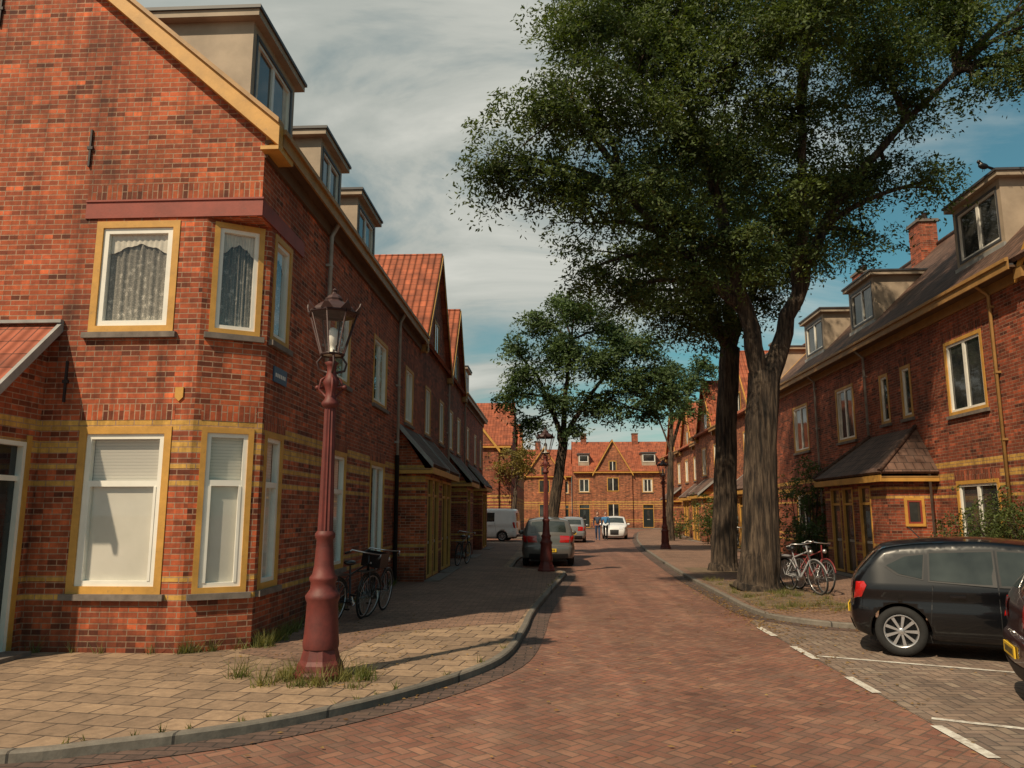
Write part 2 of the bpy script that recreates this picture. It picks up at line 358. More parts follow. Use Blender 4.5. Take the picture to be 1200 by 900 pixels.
def row(name,xf,nx,Y0,Y1,zE,xr,zr,wins,gables=(),dormers=(),porches=(),bm=BR,tile=TILE,south=True,front_y0=None,pipes=(),chim=(),gut=None,frame=None,ov=.3,nd=.5):
    """terraced house row along Y; facade at x=xf facing nx"""
    E=empty(name); fy0=front_y0 if front_y0 is not None else Y0
    if nx>0: fr=Fr((xf,fy0),(0,1)); S=lambda a,b:(a-fy0,b-fy0); L=Y1-fy0
    else: fr=Fr((xf,Y1),(0,-1)); S=lambda a,b:(Y1-b,Y1-a); L=Y1-fy0
    Wm=MB();Wi=MB();T=MB();Rf=MB();Po=MB();Do=MB(); gut=gut or OCHD
    ops=[(*S(w[0],w[1]),w[2],w[3]) for w in wins]
    wall(Wm,fr,L,0,zE,ops,bm)
    for w in wins:
        a,b=S(w[0],w[1]); window(Wi,fr,a,b,w[2],w[3],w[4] if len(w)>4 else 'dark',frame=frame,sill=(w[4] if len(w)>4 else '')!='door')
        if fy0<45: soldier(T,fr,a-.06,b+.06,w[3]+.005,w[3]+.2,bm,.003)
    slope=(zr-zE)/abs(xr-(xf+ov*nx)); xe=xf+ov*nx; xb=2*xr-xf; xbe=2*xr-xe
    for yy,do in ((Y0,south),(Y1,True)):
        if not do: continue
        zt=zE+ov*slope-.04
        Wm.face([(xf,yy,0),(xb,yy,0),(xb,yy,zt),(xr,yy,zr-.04),(xf,yy,zt)],bm)
        sg=-1 if yy==Y0 else 1
        for xs,xe_ in ((xe,xr),(xbe,xr)):
            T.prism([(xs,yy,zE-.12),(xe_,yy,zr-.12),(xe_,yy,zr+.07),(xs,yy,zE+.07)],(0,sg*.12,0),OCH)
    Wm.face([(xb,Y0,0),(xb,Y1,0),(xb,Y1,zE),(xb,Y0,zE)],bm)
    Rf.slab([(xe,Y0-.06,zE+.06),(xe,Y1+.06,zE+.06),(xr,Y1+.06,zr+.06),(xr,Y0-.06,zr+.06)],.09,tile)
    Rf.slab([(xbe,Y0-.06,zE+.06),(xbe,Y1+.06,zE+.06),(xr,Y1+.06,zr+.06),(xr,Y0-.06,zr+.06)],.09,tile)
    Rf.tube([(xr,Y0-.06,zr+.05),(xr,Y1+.06,zr+.05)],.1,tile,8)
    cuts=[]; y=Y0-.02
    for gb in sorted(gables): cuts.append((y,gb[0])); y=gb[1]
    cuts.append((y,Y1+.02))
    for a,b in cuts:
        if b-a<.3: continue
        s0,s1=S(a,b)
        T.box(fr,s0,s1,.003,ov+.03,zE-.09,zE-.05,SOF); T.box(fr,s0,s1,ov+.031,ov+.06,zE-.13,zE+.10,gut); T.box(fr,s0,s1,ov+.061,ov+.10,zE+.02,zE+.085,gut)
        T.box(fr,s0,s1,.004,.05,zE-.28,zE-.091,SOF if nx>0 else gut)
        T.box(fr,s0,s1,ov-.05,ov+.03,zE-.05,zE-.02,GREY)
    for gb in gables:
        a,b,zg=gb[:3]; m=(a+b)/2
        Wm.face([(xf,a,zE),(xf,b,zE),(xf,m,zg)],bm)
        xo=xf+.16*nx
        for yy in(a,b):
            k=1 if yy>m else -1
            Rf.slab([(xo,yy+.12*k,zE-.08),(xr,yy+.12*k,zE-.08),(xr,m,zg+.07),(xo,m,zg+.07)],.09,gb[3] if len(gb)>3 else tile)
            T.prism([(xo,yy+.12*k,zE-.36),(xo,m,zg-.16),(xo,m,zg+.0),(xo,yy+.12*k,zE-.17)],(.035*nx,0,0),OCH)
            T.box(fr,*(S(yy-.12,yy+.12)),.003,.2,zE-.3,zE-.1,gut)
        s0,s1=S(m-.45,m+.45)
        z=zE+.15; Wi.box(fr,s0-.0,s1,.002,.012,z,z+1.05,GLD); ring(Wi,fr,s0,s1,z,z+1.05,.07,.003,.03,OCH); Wi.box(fr,(s0+s1)/2-.03,(s0+s1)/2+.03,.013,.028,z+.07,z+.98,WHT)
    for d in dormers:
        a,b,z1=d; s0,s1=S(a,b); zf=zE+(ov+nd)*slope-.02; dep=(z1-zE)/slope+.2
        f2=Fr(tuple(fr.P(0,-nd,0)[:2]),fr.d,fr.n)
        op=[(s0+.12,s1-.12,zf+.2,z1-.12)]
        wall(Do,f2,s1,zf,z1,op,PANEL,s0=s0); window(Do,f2,*op[0],'ddark',frame=GREY if d[0]%2>.5 else WHT,sash=WHT,sill=False,w1=.05,w2=.045)
        for s_ in(s0,s1): Do.face([f2.P(s_,0,zf-.05),f2.P(s_,-dep,zf-.05),f2.P(s_,-dep,z1),f2.P(s_,0,z1)],PANEL)
        Do.box(f2,s0-.14,s1+.14,-dep,.12,z1+.001,z1+.10,PANEL); Do.box(f2,s0-.17,s1+.17,-dep,.15,z1+.101,z1+.15,GREY)
        Do.box(f2,s0-.02,s1+.02,.002,.05,zf-.02,zf+.12,LEAD)
    for p in porches:
        a,b,pr,z0,z1,drs=p[:6]; s0,s1=S(a,b); f3=Fr(tuple(fr.P(0,pr,0)[:2]),fr.d,fr.n)
        ops=[(s0+q[0],s0+q[1],.12,z0-.28) for q in drs]
        wall(Po,f3,s1,0,z0-.1,ops,bm,s0=s0)
        for o_ in ops: window(Po,f3,*o_,'door',sill=False)
        for s_ in(s0,s1): Po.face([fr.P(s_,0,0),fr.P(s_,pr,0),fr.P(s_,pr,z0-.1),fr.P(s_,0,z0-.1)],bm)
        ov_=.22; hp=p[6] if len(p)>6 else 0
        if hp:
            A=[fr.P(s0-ov_,pr+ov_,z0),fr.P(s1+ov_,pr+ov_,z0),fr.P(s1-hp,.01,z1),fr.P(s0+hp,.01,z1)]
            Po.slab(A,.07,TILED)
            Po.slab([fr.P(s0-ov_,pr+ov_,z0),fr.P(s0+hp,.01,z1),fr.P(s0-ov_,.01,z0)],.07,TILED); Po.slab([fr.P(s1+ov_,pr+ov_,z0),fr.P(s1-hp,.01,z1),fr.P(s1+ov_,.01,z0)],.07,TILED)
            for q in (s0-ov_,s1+ov_): 
                t_=s0+hp if q<s0 else s1-hp
                Po.tube([fr.P(q,pr+ov_,z0+.02),fr.P(t_,.02,z1+.02)],.05,TILED,6)
        else:
            Po.slab([fr.P(s0-ov_,pr+ov_,z0),fr.P(s1+ov_,pr+ov_,z0),fr.P(s1+ov_,.01,z1),fr.P(s0-ov_,.01,z1)],.07,TILED)
            for s_ in(s0,s1): Po.face([fr.P(s_,0,z0-.1),fr.P(s_,pr,z0-.1),fr.P(s_,.0,z1-.1)],bm)
            for s_ in(s0-ov_-.04,s1+ov_): Po.prism([fr.P(s_,pr+ov_,z0-.1),fr.P(s_,pr+ov_,z0+.03),fr.P(s_,.0,z1+.03),fr.P(s_,.0,z1-.1)],Vector((fr.d[0]*.04,fr.d[1]*.04,0)),LEAD)
        Po.box(fr,s0-ov_+.02,s1+ov_-.02,pr+ov_-.05,pr+ov_-.01,z0-.22,z0-.075,OCH); Po.box(fr,s0-ov_+.02,s1+ov_-.02,.003,pr+ov_-.051,z0-.13,z0-.10,OCHD)
        for s_ in(s0-ov_+.02,s1+ov_-.06): Po.box(fr,s_,s_+.04,.004,pr+ov_-.052,z0-.22,z0-.14,OCH)
        Po.box(fr,s0+.1,s1-.1,pr+.003,pr+.35,0,.1,STONE)
    for y,z1,z0,m in pipes:
        s_=S(y,y)[0]; T.tube([fr.P(s_,ov,zE-.1),fr.P(s_,.07,zE-.3),fr.P(s_,.07,z0)],.035,m,8)
        for z in np.arange(z0+.3,zE-.5,1.3): T.box(fr,s_-.05,s_+.05,.002,.1,z,z+.04,m)
    for x,y,z in chim:
        Rf.box(W0,x-.28,x+.28,y-.35,y+.35,z-3,z,BR2); Rf.box(W0,x-.33,x+.33,y-.4,y+.4,z+.001,z+.09,STONE)
        for q in(-.2,0.02,.2): Rf.lathe([(.09,0),(.08,.22),(.1,.24)],(x,y+q,z+.09),IRON,10)
    Wm.build('walls',E)
    for q,nm in((Wi,'windows'),(T,'trim'),(Rf,'roof'),(Po,'porch'),(Do,'dormers')):
        if q.f: q.build(nm,E)
    return E,fr,S
U=(3.8,5.22); Lw=(.72,2.65)
# --- left row A (corner house)
zE=6.3; xf=-3.55; XR=-7.5; ZR=9.95; OV=.17
wA=[]
for a,b,su,sl in ((9.36,10.02,'lace','blind'),(12.2,13.2,'lace','tblind'),(15.0,16.3,'double','double')):
    wA+=[(a,b,*U,su),(a,b,*Lw,sl)]
wA+=[(18.4,19.5,*U,'double')]
BLKP=plain('cast_iron_pipe',(.02,.02,.022),.5,.2,5)
EA,frA,SA=row('corner_brick_house',xf,1,8.85,20.4,zE,XR,ZR,wA,dormers=[(9.75,11.5,8.55),(13.0,14.4,8.45),(15.7,17.4,8.45)],
   porches=[(17.9,20.3,.62,2.75,3.7,[(.35,1.15),(1.35,2.15)])],south=False,front_y0=9.25,pipes=[(11.6,0,3.9,PIPE),(17.3,0,2.9,PIPE)],bm=BR,ov=OV,nd=.62)
Wm=MB();Wi=MB();T=MB()
T.tube([frA.P(17.3-9.25,.07,2.92),frA.P(17.3-9.25,.07,.1)],.05,BLKP,8)
frF=Fr((-11.5,8.85),(1,0)); sx=lambda x:x+11.5
ops=[(sx(-5.6),sx(-4.48),*Lw),(sx(-5.62),sx(-4.56),*U)]
wall(Wm,frF,7.27,0,5.25,ops,BR)
wall(Wm,frF,11.5+xf,5.25,6.1,[],BR)
window(Wi,frF,*ops[0],'blind',w1=.085,w2=.06); window(Wi,frF,*ops[1],'lace',w1=.085,w2=.07)
cx0=-4.23
frC=Fr((cx0,8.85),(xf-cx0,.4)); LC=math.hypot(xf-cx0,.4)
oc=[(.1,.70,*Lw),(.1,.70,*U)]
wall(Wm,frC,LC,0,5.25,oc,BR); window(Wi,frC,*oc[0],'blind',w1=.065); window(Wi,frC,*oc[1],'lace',w1=.065)
Wm.face([(cx0,8.85,5.25),(xf,8.85,5.25),(xf,9.25,5.25)],BR)
Wm.face([(xf,8.85,5.25),(xf,9.25,5.25),(xf,9.25,6.3),(xf,8.85,6.3)],BR)
xeL=xf+OV; xeR=2*XR-xeL
sl=(ZR-zE)/abs(XR-xeL)
zw=lambda x: zE+(min(abs(x-xeL),abs(x-xeR)))*sl-.03
Wm.face([(-11.5,8.85,6.1),(xf,8.85,6.1),(xf,8.85,zw(xf)),(XR,8.85,ZR-.03),(-11.5,8.85,zw(-11.5))],BR)
for s1_ in (xeL+.06,xeR-.06):
    za=zE-.05
    T.prism([(s1_,8.848,za-.14),(XR,8.848,ZR-.16),(XR,8.848,ZR+.02),(s1_,8.848,za+.14)],(0,-.16,0),OCH)
    T.prism([(s1_,8.846,za+.141),(XR,8.846,ZR+.021),(XR,8.846,ZR+.085),(s1_,8.846,za+.205)],(0,-.2,0),OCHD)
T.box(W0,xf+.004,xeL+.06,8.69,9.2,zE-.24,zE-.192,OCH)
T.box(W0,xf+.003,xeL+.04,8.852,9.3,zE-.19,zE+.05,OCH)
T.box(frF,sx(-5.78),sx(xf)+.02,.002,.02,5.26,5.47,LINT); T.box(frA,-.4,1.2,.005,.022,5.26,5.47,LINT)
T.box(frF,sx(-5.78),sx(xf)+.03,.003,.035,5.472,5.495,LINT)
soldier(T,frF,sx(-5.78),sx(xf),5.50,5.70,BR); soldier(T,frF,sx(-5.62),sx(-4.46),2.73,2.92,BR); soldier(T,frC,.08,.72,2.73,2.92,BR)
anchor(T,frF,sx(-5.80),6.2); anchor(T,frF,sx(-5.83),3.2); anchor(T,frF,sx(-7.2),8.2)
SIGNB=plain('blue_enamel',(.03,.08,.15),.35,.1)
T.box(frA,.26,.74,.004,.02,3.3,3.5,SIGNB); 
for q in range(6): T.box(frA,.31+q*.065,.35+q*.065,.0205,.023,3.37,3.42,WHT)
T.box(frF,sx(-4.47),sx(-4.37),.003,.02,3.0,3.12,OCH); T.prism([frF.P(sx(-4.47),.003,3.0),frF.P(sx(-4.37),.003,3.0),frF.P(sx(-4.42),.003,2.95)],(0,-.017,0),OCH)
P2=MB(); fs=Fr((-6.1,7.95),(0,1)); od=[(.12,.68,.06,2.45)]
wall(P2,fs,.9,0,2.98,od,BR); window(P2,fs,*od[0],'door',frame=WHT,sill=False)
P2.box(fs,.04,.119,.002,.02,.0,2.53,OCH); P2.box(fs,.681,.76,.002,.02,.0,2.53,OCH)
P2.face([fs.P(0,0,2.98),fs.P(.9,0,2.98),fs.P(.9,0,3.8)],BR)
ff=Fr((-9,7.95),(1,0)); wall(P2,ff,2.9,0,2.98,[],BR)
P2.slab([(-9.2,7.78,2.86),(-5.98,7.78,2.86),(-5.98,8.84,3.9),(-9.2,8.84,3.9)],.08,TILE)
P2.prism([(-5.979,7.76,2.76),(-5.979,8.845,3.82),(-5.979,8.845,3.95),(-5.979,7.76,2.89)],(.05,0,0),LEAD)
P2.box(W0,-9.2,-5.93,8.78,8.845,3.92,3.96,LEAD); P2.box(fs,.1,.7,.003,.3,0,.12,STONE)
Wm.build('corner_walls',EA);Wi.build('corner_windows',EA);T.build('corner_trim',EA);P2.build('side_porch',EA)
# --- left row B
wB=[]
for a in (21.4,24.2,26.6,28.9,32.2,35.4,38.2):
    wB+=[(a,a+1.0,*U,'ddark')]
for a in (23.0,26.0,29.6,31.5,36.2,38.2): wB+=[(a,a+1.0,*Lw,'tdark')]
row('brick_terrace_house',xf,1,20.41,40,zE,XR,ZR-.2,wB,gables=[(20.6,26.0,9.7,TILEO),(26.05,30.4,9.2,TILEO)],dormers=[(32,33.6,8.4),(36,37.6,8.4)],
  porches=[(20.5,22.8,.6,2.75,3.7,[(.35,1.2),(1.3,2.1)]),(26.9,29.3,.6,2.75,3.7,[(.35,1.2)]),(33,35.6,.6,2.75,3.7,[(.35,1.2),(1.35,2.2)])],pipes=[(26.02,0,.1,PIPE),(31,0,.1,PIPE)],bm=BR2,ov=OV)
# --- right row
xr_=8.7; zR=6.15
UR=(3.7,5.32)
wR=[(15.6,17.1,*UR,'ddark'),(18.75,19.3,3.9,5.2,'dark'),(20.0,20.55,3.9,5.2,'dark'),(22.3,23.7,*UR,'ddark'),(26.3,27.9,*UR,'ddark'),
    (15.5,17.1,.9,2.3,'ddark'),(23.6,25.0,.9,2.3,'ddark'),(26.5,28,.9,2.3,'ddark'),(11,12.5,*UR,'ddark'),(10.9,12.5,.9,2.3,'ddark')]
ER,frR,SR=row('brick_terrace_house',xr_,-1,8.0,30,zR,12.3,9.95,wR,gables=[(8.2,13.9,9.4)],dormers=[(15.3,17.15,8.4),(21.6,23.4,8.3),(25.7,27.6,8.3)],
  porches=[(18,22,1.1,2.55,3.65,[(.45,1.15),(1.3,2.0),(2.4,3.1)],.7)],pipes=[(15.1,0,.1,OCHD),(25.3,0,.1,PIPE),(21.3,0,3.7,PIPE)],chim=[(12.0,24.2,10.75),(12.0,29,10.6)],bm=BR2,tile=TILED)
X=MB(); fx_=Fr((7.6,18.0),(1,0)); X.box(fx_,.38,.78,.003,.02,1.35,1.95,GLD); ring(X,fx_,.36,.80,1.33,1.97,.06,.004,.035,OCH); ring(X,fx_,.42,.74,1.39,1.91,.04,.006,.03,LINT)
X.tube([(8.55,17.93,2.5),(8.55,17.93,.1)],.03,PIPE,8); X.build('porch_side_window',ER)
wR2=[]
for a in np.arange(31.5,64,3.3): wR2+=[(a,a+1.2,*UR,'ddark'),(a+.2,a+1.3,.9,2.4,'ddark')]
row('brick_terrace_house',8.9,-1,30.6,48,zR-.1,12.4,9.6,[w for w in wR2 if w[1]<47.5],gables=[(34,39,9.2,TILEO),(42,46.8,9.1,TILEO)],dormers=[(31.3,33.2,8.2),(40,41.6,8.2)],
  porches=[(32,35,.9,2.6,3.5,[(.4,1.2),(1.4,2.2)]),(42,45,.9,2.6,3.5,[(.4,1.2),(1.4,2.2)])],chim=[(12,40.5,10.4)],bm=BR3,tile=TILEO)
row('brick_terrace_house',9.6,-1,48.8,66,zR-.1,13,9.5,[w for w in wR2 if w[0]>49.5 and w[1]<65.5],gables=[(52,57,9.3,TILEO),(59,64,9.2,TILEO)],dormers=[(49.6,51.2,8.2)],
  porches=[(49.3,52,.9,2.6,3.5,[(.4,1.2),(1.4,2.2)]),(58,61,.9,2.6,3.5,[(.4,1.2),(1.4,2.2)])],chim=[(12.6,58,10.2)],bm=BR3,tile=TILEO)
def block(name,x0,x1,y0,y1,zE,zr,wins,bm=BR3,tile=TILEO,gx=(),dorm=(),frame=None,ch=()):
    """house facing -Y (ridge along X)"""
    E=empty(name); Wm=MB();Wi=MB();T=MB();Rf=MB(); fr=Fr((x0,y0),(1,0)); ym=(y0+y1)/2
    wall(Wm,fr,x1-x0,0,zE,[(w[0]-x0,w[1]-x0,w[2],w[3]) for w in wins],bm)
    for w in wins: window(Wi,fr,w[0]-x0,w[1]-x0,w[2],w[3],w[4],sill=w[4]!='door')
    for x in(x0,x1): Wm.face([(x,y0,0),(x,y1,0),(x,y1,zE),(x,ym,zr),(x,y0,zE)],bm)
    Wm.face([(x0,y1,0),(x1,y1,0),(x1,y1,zE),(x0,y1,zE)],bm)
    for s_ in(-1,1):
        ye=y0-.3 if s_<0 else y1+.3
        Rf.slab([(x0-.1,ye,zE+.02),(x1+.1,ye,zE+.02),(x1+.1,ym,zr+.1),(x0-.1,ym,zr+.1)],.09,tile)
    T.box(fr,0,x1-x0,.003,.34,zE-.14,zE-.03,OCH)
    for a,b,zg in gx:
        m=(a+b)/2; Wm.face([(a,y0-.15,zE-.2),(b,y0-.15,zE-.2),(m,y0-.15,zg)],bm); Wm.box(fr,a-x0,b-x0,.004,.149,0.0,zE-.2,bm)
        for xx in(a,b):
            k=1 if xx>m else -1
            Rf.slab([(xx+.12*k,y0-.3,zE-.25),(xx+.12*k,ym,zE-.25),(m,ym,zg+.07),(m,y0-.3,zg+.07)],.09,tile)
            T.prism([(xx+.12*k,y0-.31,zE-.5),(m,y0-.31,zg-.12),(m,y0-.31,zg+.06),(xx+.12*k,y0-.31,zE-.27)],(0,-.04,0),OCH)
        for z0,z1 in((.9,2.5),(3.7,5.1),(zE,zE+1.1)):
            q=.6 if z0<zE else .4
            Wi.box(fr,m-q-x0,m+q-x0,.152,.16,z0,z1,GLD); ring(Wi,fr,m-q-x0,m+q-x0,z0,z1,.08,.153,.18,OCH); Wi.box(fr,m-.04-x0,m+.04-x0,.161,.175,z0+.1,z1-.1,WHT)
    for a,b,z0,z1 in dorm:
        Rf.box(W0,a,b,y0+.5,ym,z0,z1,PANEL); Rf.box(W0,a-.1,b+.1,y0+.35,ym,z1+.001,z1+.12,GREY); f4=Fr((a,y0+.497),(1,0)); Wi.box(f4,.1,b-a-.1,.001,.008,z0+.45,z1-.12,GLD); ring(Wi,f4,.08,b-a-.08,z0+.42,z1-.1,.07,.002,.03,WHT)
    for x in ch: Rf.box(W0,x-.3,x+.3,ym-.4,ym+.4,zr-.5,zr+.9,BR2); Rf.box(W0,x-.35,x+.35,ym-.45,ym+.45,zr+.901,zr+1.0,STONE)
    Wm.build('walls',E);Wi.build('windows',E);T.build('trim',E);Rf.build('roof',E); return E
def wb(xs,u=(3.6,5.0),l=(.9,2.5)):
    o=[]
    for i,x in enumerate(xs): o+=[(x,x+1.1,*u,'ddark'),(x,x+1.1,*(l if i%3 else (.1,2.4)),'ddark' if i%3 else 'door')]
    return o
block('brick_house',-13,-2.6,50,58,5.9,9.2,wb((-12,-9.5,-7,-4.6)),bm=BR2,gx=[(-8.6,-3.4,9.0)])
row('brick_terrace_house',-2.6,1,58.2,74,5.9,-6.4,9.2,[(a,a+1.1,*q,'ddark') for a in (59.5,62.5,65.5,68.5,71.5) for q in ((3.7,5.1),(.9,2.4))],gables=[(63,68,9.0,TILEO)],bm=BR3,tile=TILEO)
block('brick_house',-7,2.2,84,92,5.5,8.6,wb((-6,-3.5,-1.2,.8)),gx=[(-3,1.5,8.6)],ch=[-1.5])
block('brick_house',2.3,14.5,79,87,5.7,9.0,wb((2.8,5.0,7.0,9.2,11.6)),gx=[(4.3,8.2,8.9)],dorm=[(9.3,10.7,6.3,7.6),(2.8,3.9,6.3,7.5)],ch=[3.5,9])
block('brick_house',14.6,26,76,84,5.7,9.0,wb((15.5,18,20.5,23)),gx=[(17,21,8.7)])
# ------------------------------------------------------------------ ground, road, pavements
def sheet(name,pts,z,mat,parent=None):
    mb=MB(); p=[Vector((x,y,z)) for x,y in pts]
    for t in geometry.tessellate_polygon([p]): mb.face([p[i] for i in t],mat)
    return mb.build(name,parent)
sheet('ground',[(-600,-300),(600,-300),(600,900),(-600,900)],-.06,SOIL)
sheet('road',[(-45,-20),(45,-20),(45,110),(-45,110)],0,ROADM)
sheet('parking_area',[(2.98,-12),(16,-12),(16,12.6),(4.2,12.6),(3.3,12.9),(2.98,12.2)],.004,PARKM)
def smooth(pts,n=6):
    out=[]
    for i in range(len(pts)-1):
        p0,p1,p2,p3=[np.array(pts[max(0,min(len(pts)-1,i+k))],float) for k in(-1,0,1,2)]
        for q in range(n):
            t=q/n; out.append(tuple(.5*((2*p1)+(-p0+p2)*t+(2*p0-5*p1+4*p2-p3)*t*t+(-p0+3*p1-3*p2+p3)*t**3)))
    out.append(tuple(pts[-1])); return out
def offs(pl,d):
    o=[]
    for i,p in enumerate(pl):
        a=pl[max(i-1,0)]; b=pl[min(i+1,len(pl)-1)]; tx,ty=b[0]-a[0],b[1]-a[1]; l=math.hypot(tx,ty) or 1
        o.append((p[0]-ty/l*d,p[1]+tx/l*d))
    return o
PZ=.075
def pavement(name,kerb,back,mat,side):
    sheet(name,offs(kerb,side*.07)+back,PZ,mat)
    mb=MB(); inn=offs(kerb,side*.085); gut=offs(kerb,-side*.26); g2=offs(kerb,-side*.002); e0=offs(kerb,side*.015)
    for i in range(len(kerb)-1):
        a,b=kerb[i],kerb[i+1]; c,d=inn[i+1],inn[i]
        mb.face([(a[0],a[1],-.03),(b[0],b[1],-.03),(b[0],b[1],PZ-.008),(a[0],a[1],PZ-.008)],KERB)
        mb.face([(a[0],a[1],PZ-.008),(b[0],b[1],PZ-.008),(e0[i+1][0],e0[i+1][1],PZ+.006),(e0[i][0],e0[i][1],PZ+.006)],KERB)
        mb.face([(e0[i][0],e0[i][1],PZ+.006),(e0[i+1][0],e0[i+1][1],PZ+.006),(c[0],c[1],PZ+.006),(d[0],d[1],PZ+.006)],KERB)
        mb.face([(c[0],c[1],PZ+.006),(d[0],d[1],PZ+.006),(d[0],d[1],PZ-.01),(c[0],c[1],PZ-.01)],KERB)
    mb.build('kerb')
    mb=MB()
    for i in range(len(kerb)-1):
        a,b,c,d=g2[i],g2[i+1],gut[i+1],gut[i]; mb.face([(*a,.008),(*b,.008),(*c,.006),(*d,.006)],GUT)
    mb.build('gutter')
KL=smooth([(-40,4.2),(-12,4.6),(-6,4.85),(-3.8,5.2),(-3.1,5.5),(-2.3,6.0),(-1.6,6.75),(-.95,7.8),(-.52,9),(-.36,11),(-.28,13),(.05,17),(.36,20.6),(.25,21.5),(-.35,22.1),(-1.1,22.8),(-1.15,24),(-1.1,27.8),(-.6,28.7),(.45,29.4),(.6,31),(.4,33.2),(-.7,34),(-1,35),(-.9,39.5),(-1.7,41.3),(-4,42),(-40,42)],5)
pavement('pavement',KL,[],PAVE,1)
KR=smooth([(16,8.2),(12,9.2),(7.4,10.75),(4.7,11.4),(3.7,12.1),(3.3,13.1),(3.3,15.7),(3.4,21),(3.8,30),(4.35,39),(5.6,52),(7.6,66),(11,73),(20,75)],5)
pavement('pavement',KR,[(20,75),(20,8)],PAVB,-1)
KL2=smooth([(-40,49),(-3,49),(-1.2,49.6),(-.6,51),(.4,60),(2.0,70),(3.4,76.5),(8,77.2),(26,75)],5)
pavement('pavement',KL2,[(26,90),(-40,90)],PAVB,1)
sheet('pavement',[(xf,8.9),(-2.5,8.3),(-2.2,10.5),(-.5,11.5),(-.4,13),(-.1,17),(.2,20.6),(-1.4,22.8),(-1.4,41),(xf,41)],PZ+.004,PAVB)
sheet('tree_pit',[(3.45,13.2),(5.0,13.4),(5.3,18.5),(3.5,18.5)],PZ+.005,SOIL)
sheet('tree_pit',[(3.7,20.9),(5.4,20.9),(5.4,22.8),(3.75,22.8)],PZ+.005,SOIL)
mk=MB()
def strip(a,b,w,z=.009):
    a=Vector((*a,z));b=Vector((*b,z)); t=(b-a).normalized(); n=Vector((-t.y,t.x,0))*w/2
    mk.face([a-n,b-n,b+n,a+n],PAINT)
for y0,y1 in ((10.9,11.7),(9.25,10.1),(7.6,8.3),(5.7,6.5),(4.1,4.9),(2.4,3.2)): strip((2.98,y0),(2.98,y1),.09)
strip((3.05,9.45),(7.4,7.35),.07); strip((3.05,6.72),(7.4,4.6),.07); strip((3.05,3.9),(7.4,1.8),.07)
mk.build('parking_markings')
# ------------------------------------------------------------------ foliage
def leaf_mat(name,dark,light,spot=None,sc=.9,tl=.3):
    g=G(name); o=g.obj(); c=g.ramp(g.noise(sc,o,3,.6),[(.36,dark),(.66,light)])
    c=g.mix(1,c,g.ramp(g.noise(9,o,2),[(.3,.6),(.7,1.4)]),'MULTIPLY')
    if spot: c=g.mix(g.ramp(g.noise(2.6,o,6,.8),[(.58,0.),(.69,.75)]),c,spot)
    g.set(g.b.inputs['Base Color'],c); g.b.inputs['Roughness'].default_value=.6; g.b.inputs['Specular IOR Level'].default_value=.3
    tr=g.n('ShaderNodeBsdfTranslucent'); g.set(tr.inputs[0],g.mix(1,c,(1.35,1.4,.5),'MULTIPLY'))
    mx=g.n('ShaderNodeMixShader'); mx.inputs[0].default_value=tl
    g.t.links.new(g.b.outputs[0],mx.inputs[1]); g.t.links.new(tr.outputs[0],mx.inputs[2]); g.t.links.new(mx.outputs[0],g.t.nodes['Material Output'].inputs[0]); return g.m
LEAF=leaf_mat('tree_leaves',(.034,.056,.018),(.105,.145,.042),(.22,.145,.045))
LEAF2=leaf_mat('tree_leaves_mid',(.034,.064,.026),(.095,.145,.05))
LEAFY=leaf_mat('tree_leaves_yellow',(.12,.10,.03),(.26,.2,.05))
LEAFH=leaf_mat('hedge_leaves',(.035,.055,.018),(.11,.14,.035),(.2,.13,.05),3)
GRASS=leaf_mat('grass_blades',(.10,.12,.03),(.24,.21,.08),None,4)
LITTER=leaf_mat('fallen_leaves',(.22,.11,.04),(.36,.24,.09),None,4)
def nmesh(name,V,nv,mat,parent=None):
    n=len(V)//nv; me=bpy.data.meshes.new(name); me.vertices.add(len(V)); me.vertices.foreach_set('co',V.astype(np.float32).ravel())
    me.loops.add(n*nv); me.loops.foreach_set('vertex_index',np.arange(n*nv,dtype=np.int32)); me.polygons.add(n)
    me.polygons.foreach_set('loop_start',np.arange(0,n*nv,nv,dtype=np.int32)); me.polygons.foreach_set('loop_total',np.full(n,nv,dtype=np.int32))
    me.materials.append(mat); me.update(calc_edges=True); o=bpy.data.objects.new(name,me); bpy.context.scene.collection.objects.link(o)
    if parent: o.parent=parent
    return o
def unit(a): return a/np.maximum(np.linalg.norm(a,axis=1,keepdims=True),1e-6)
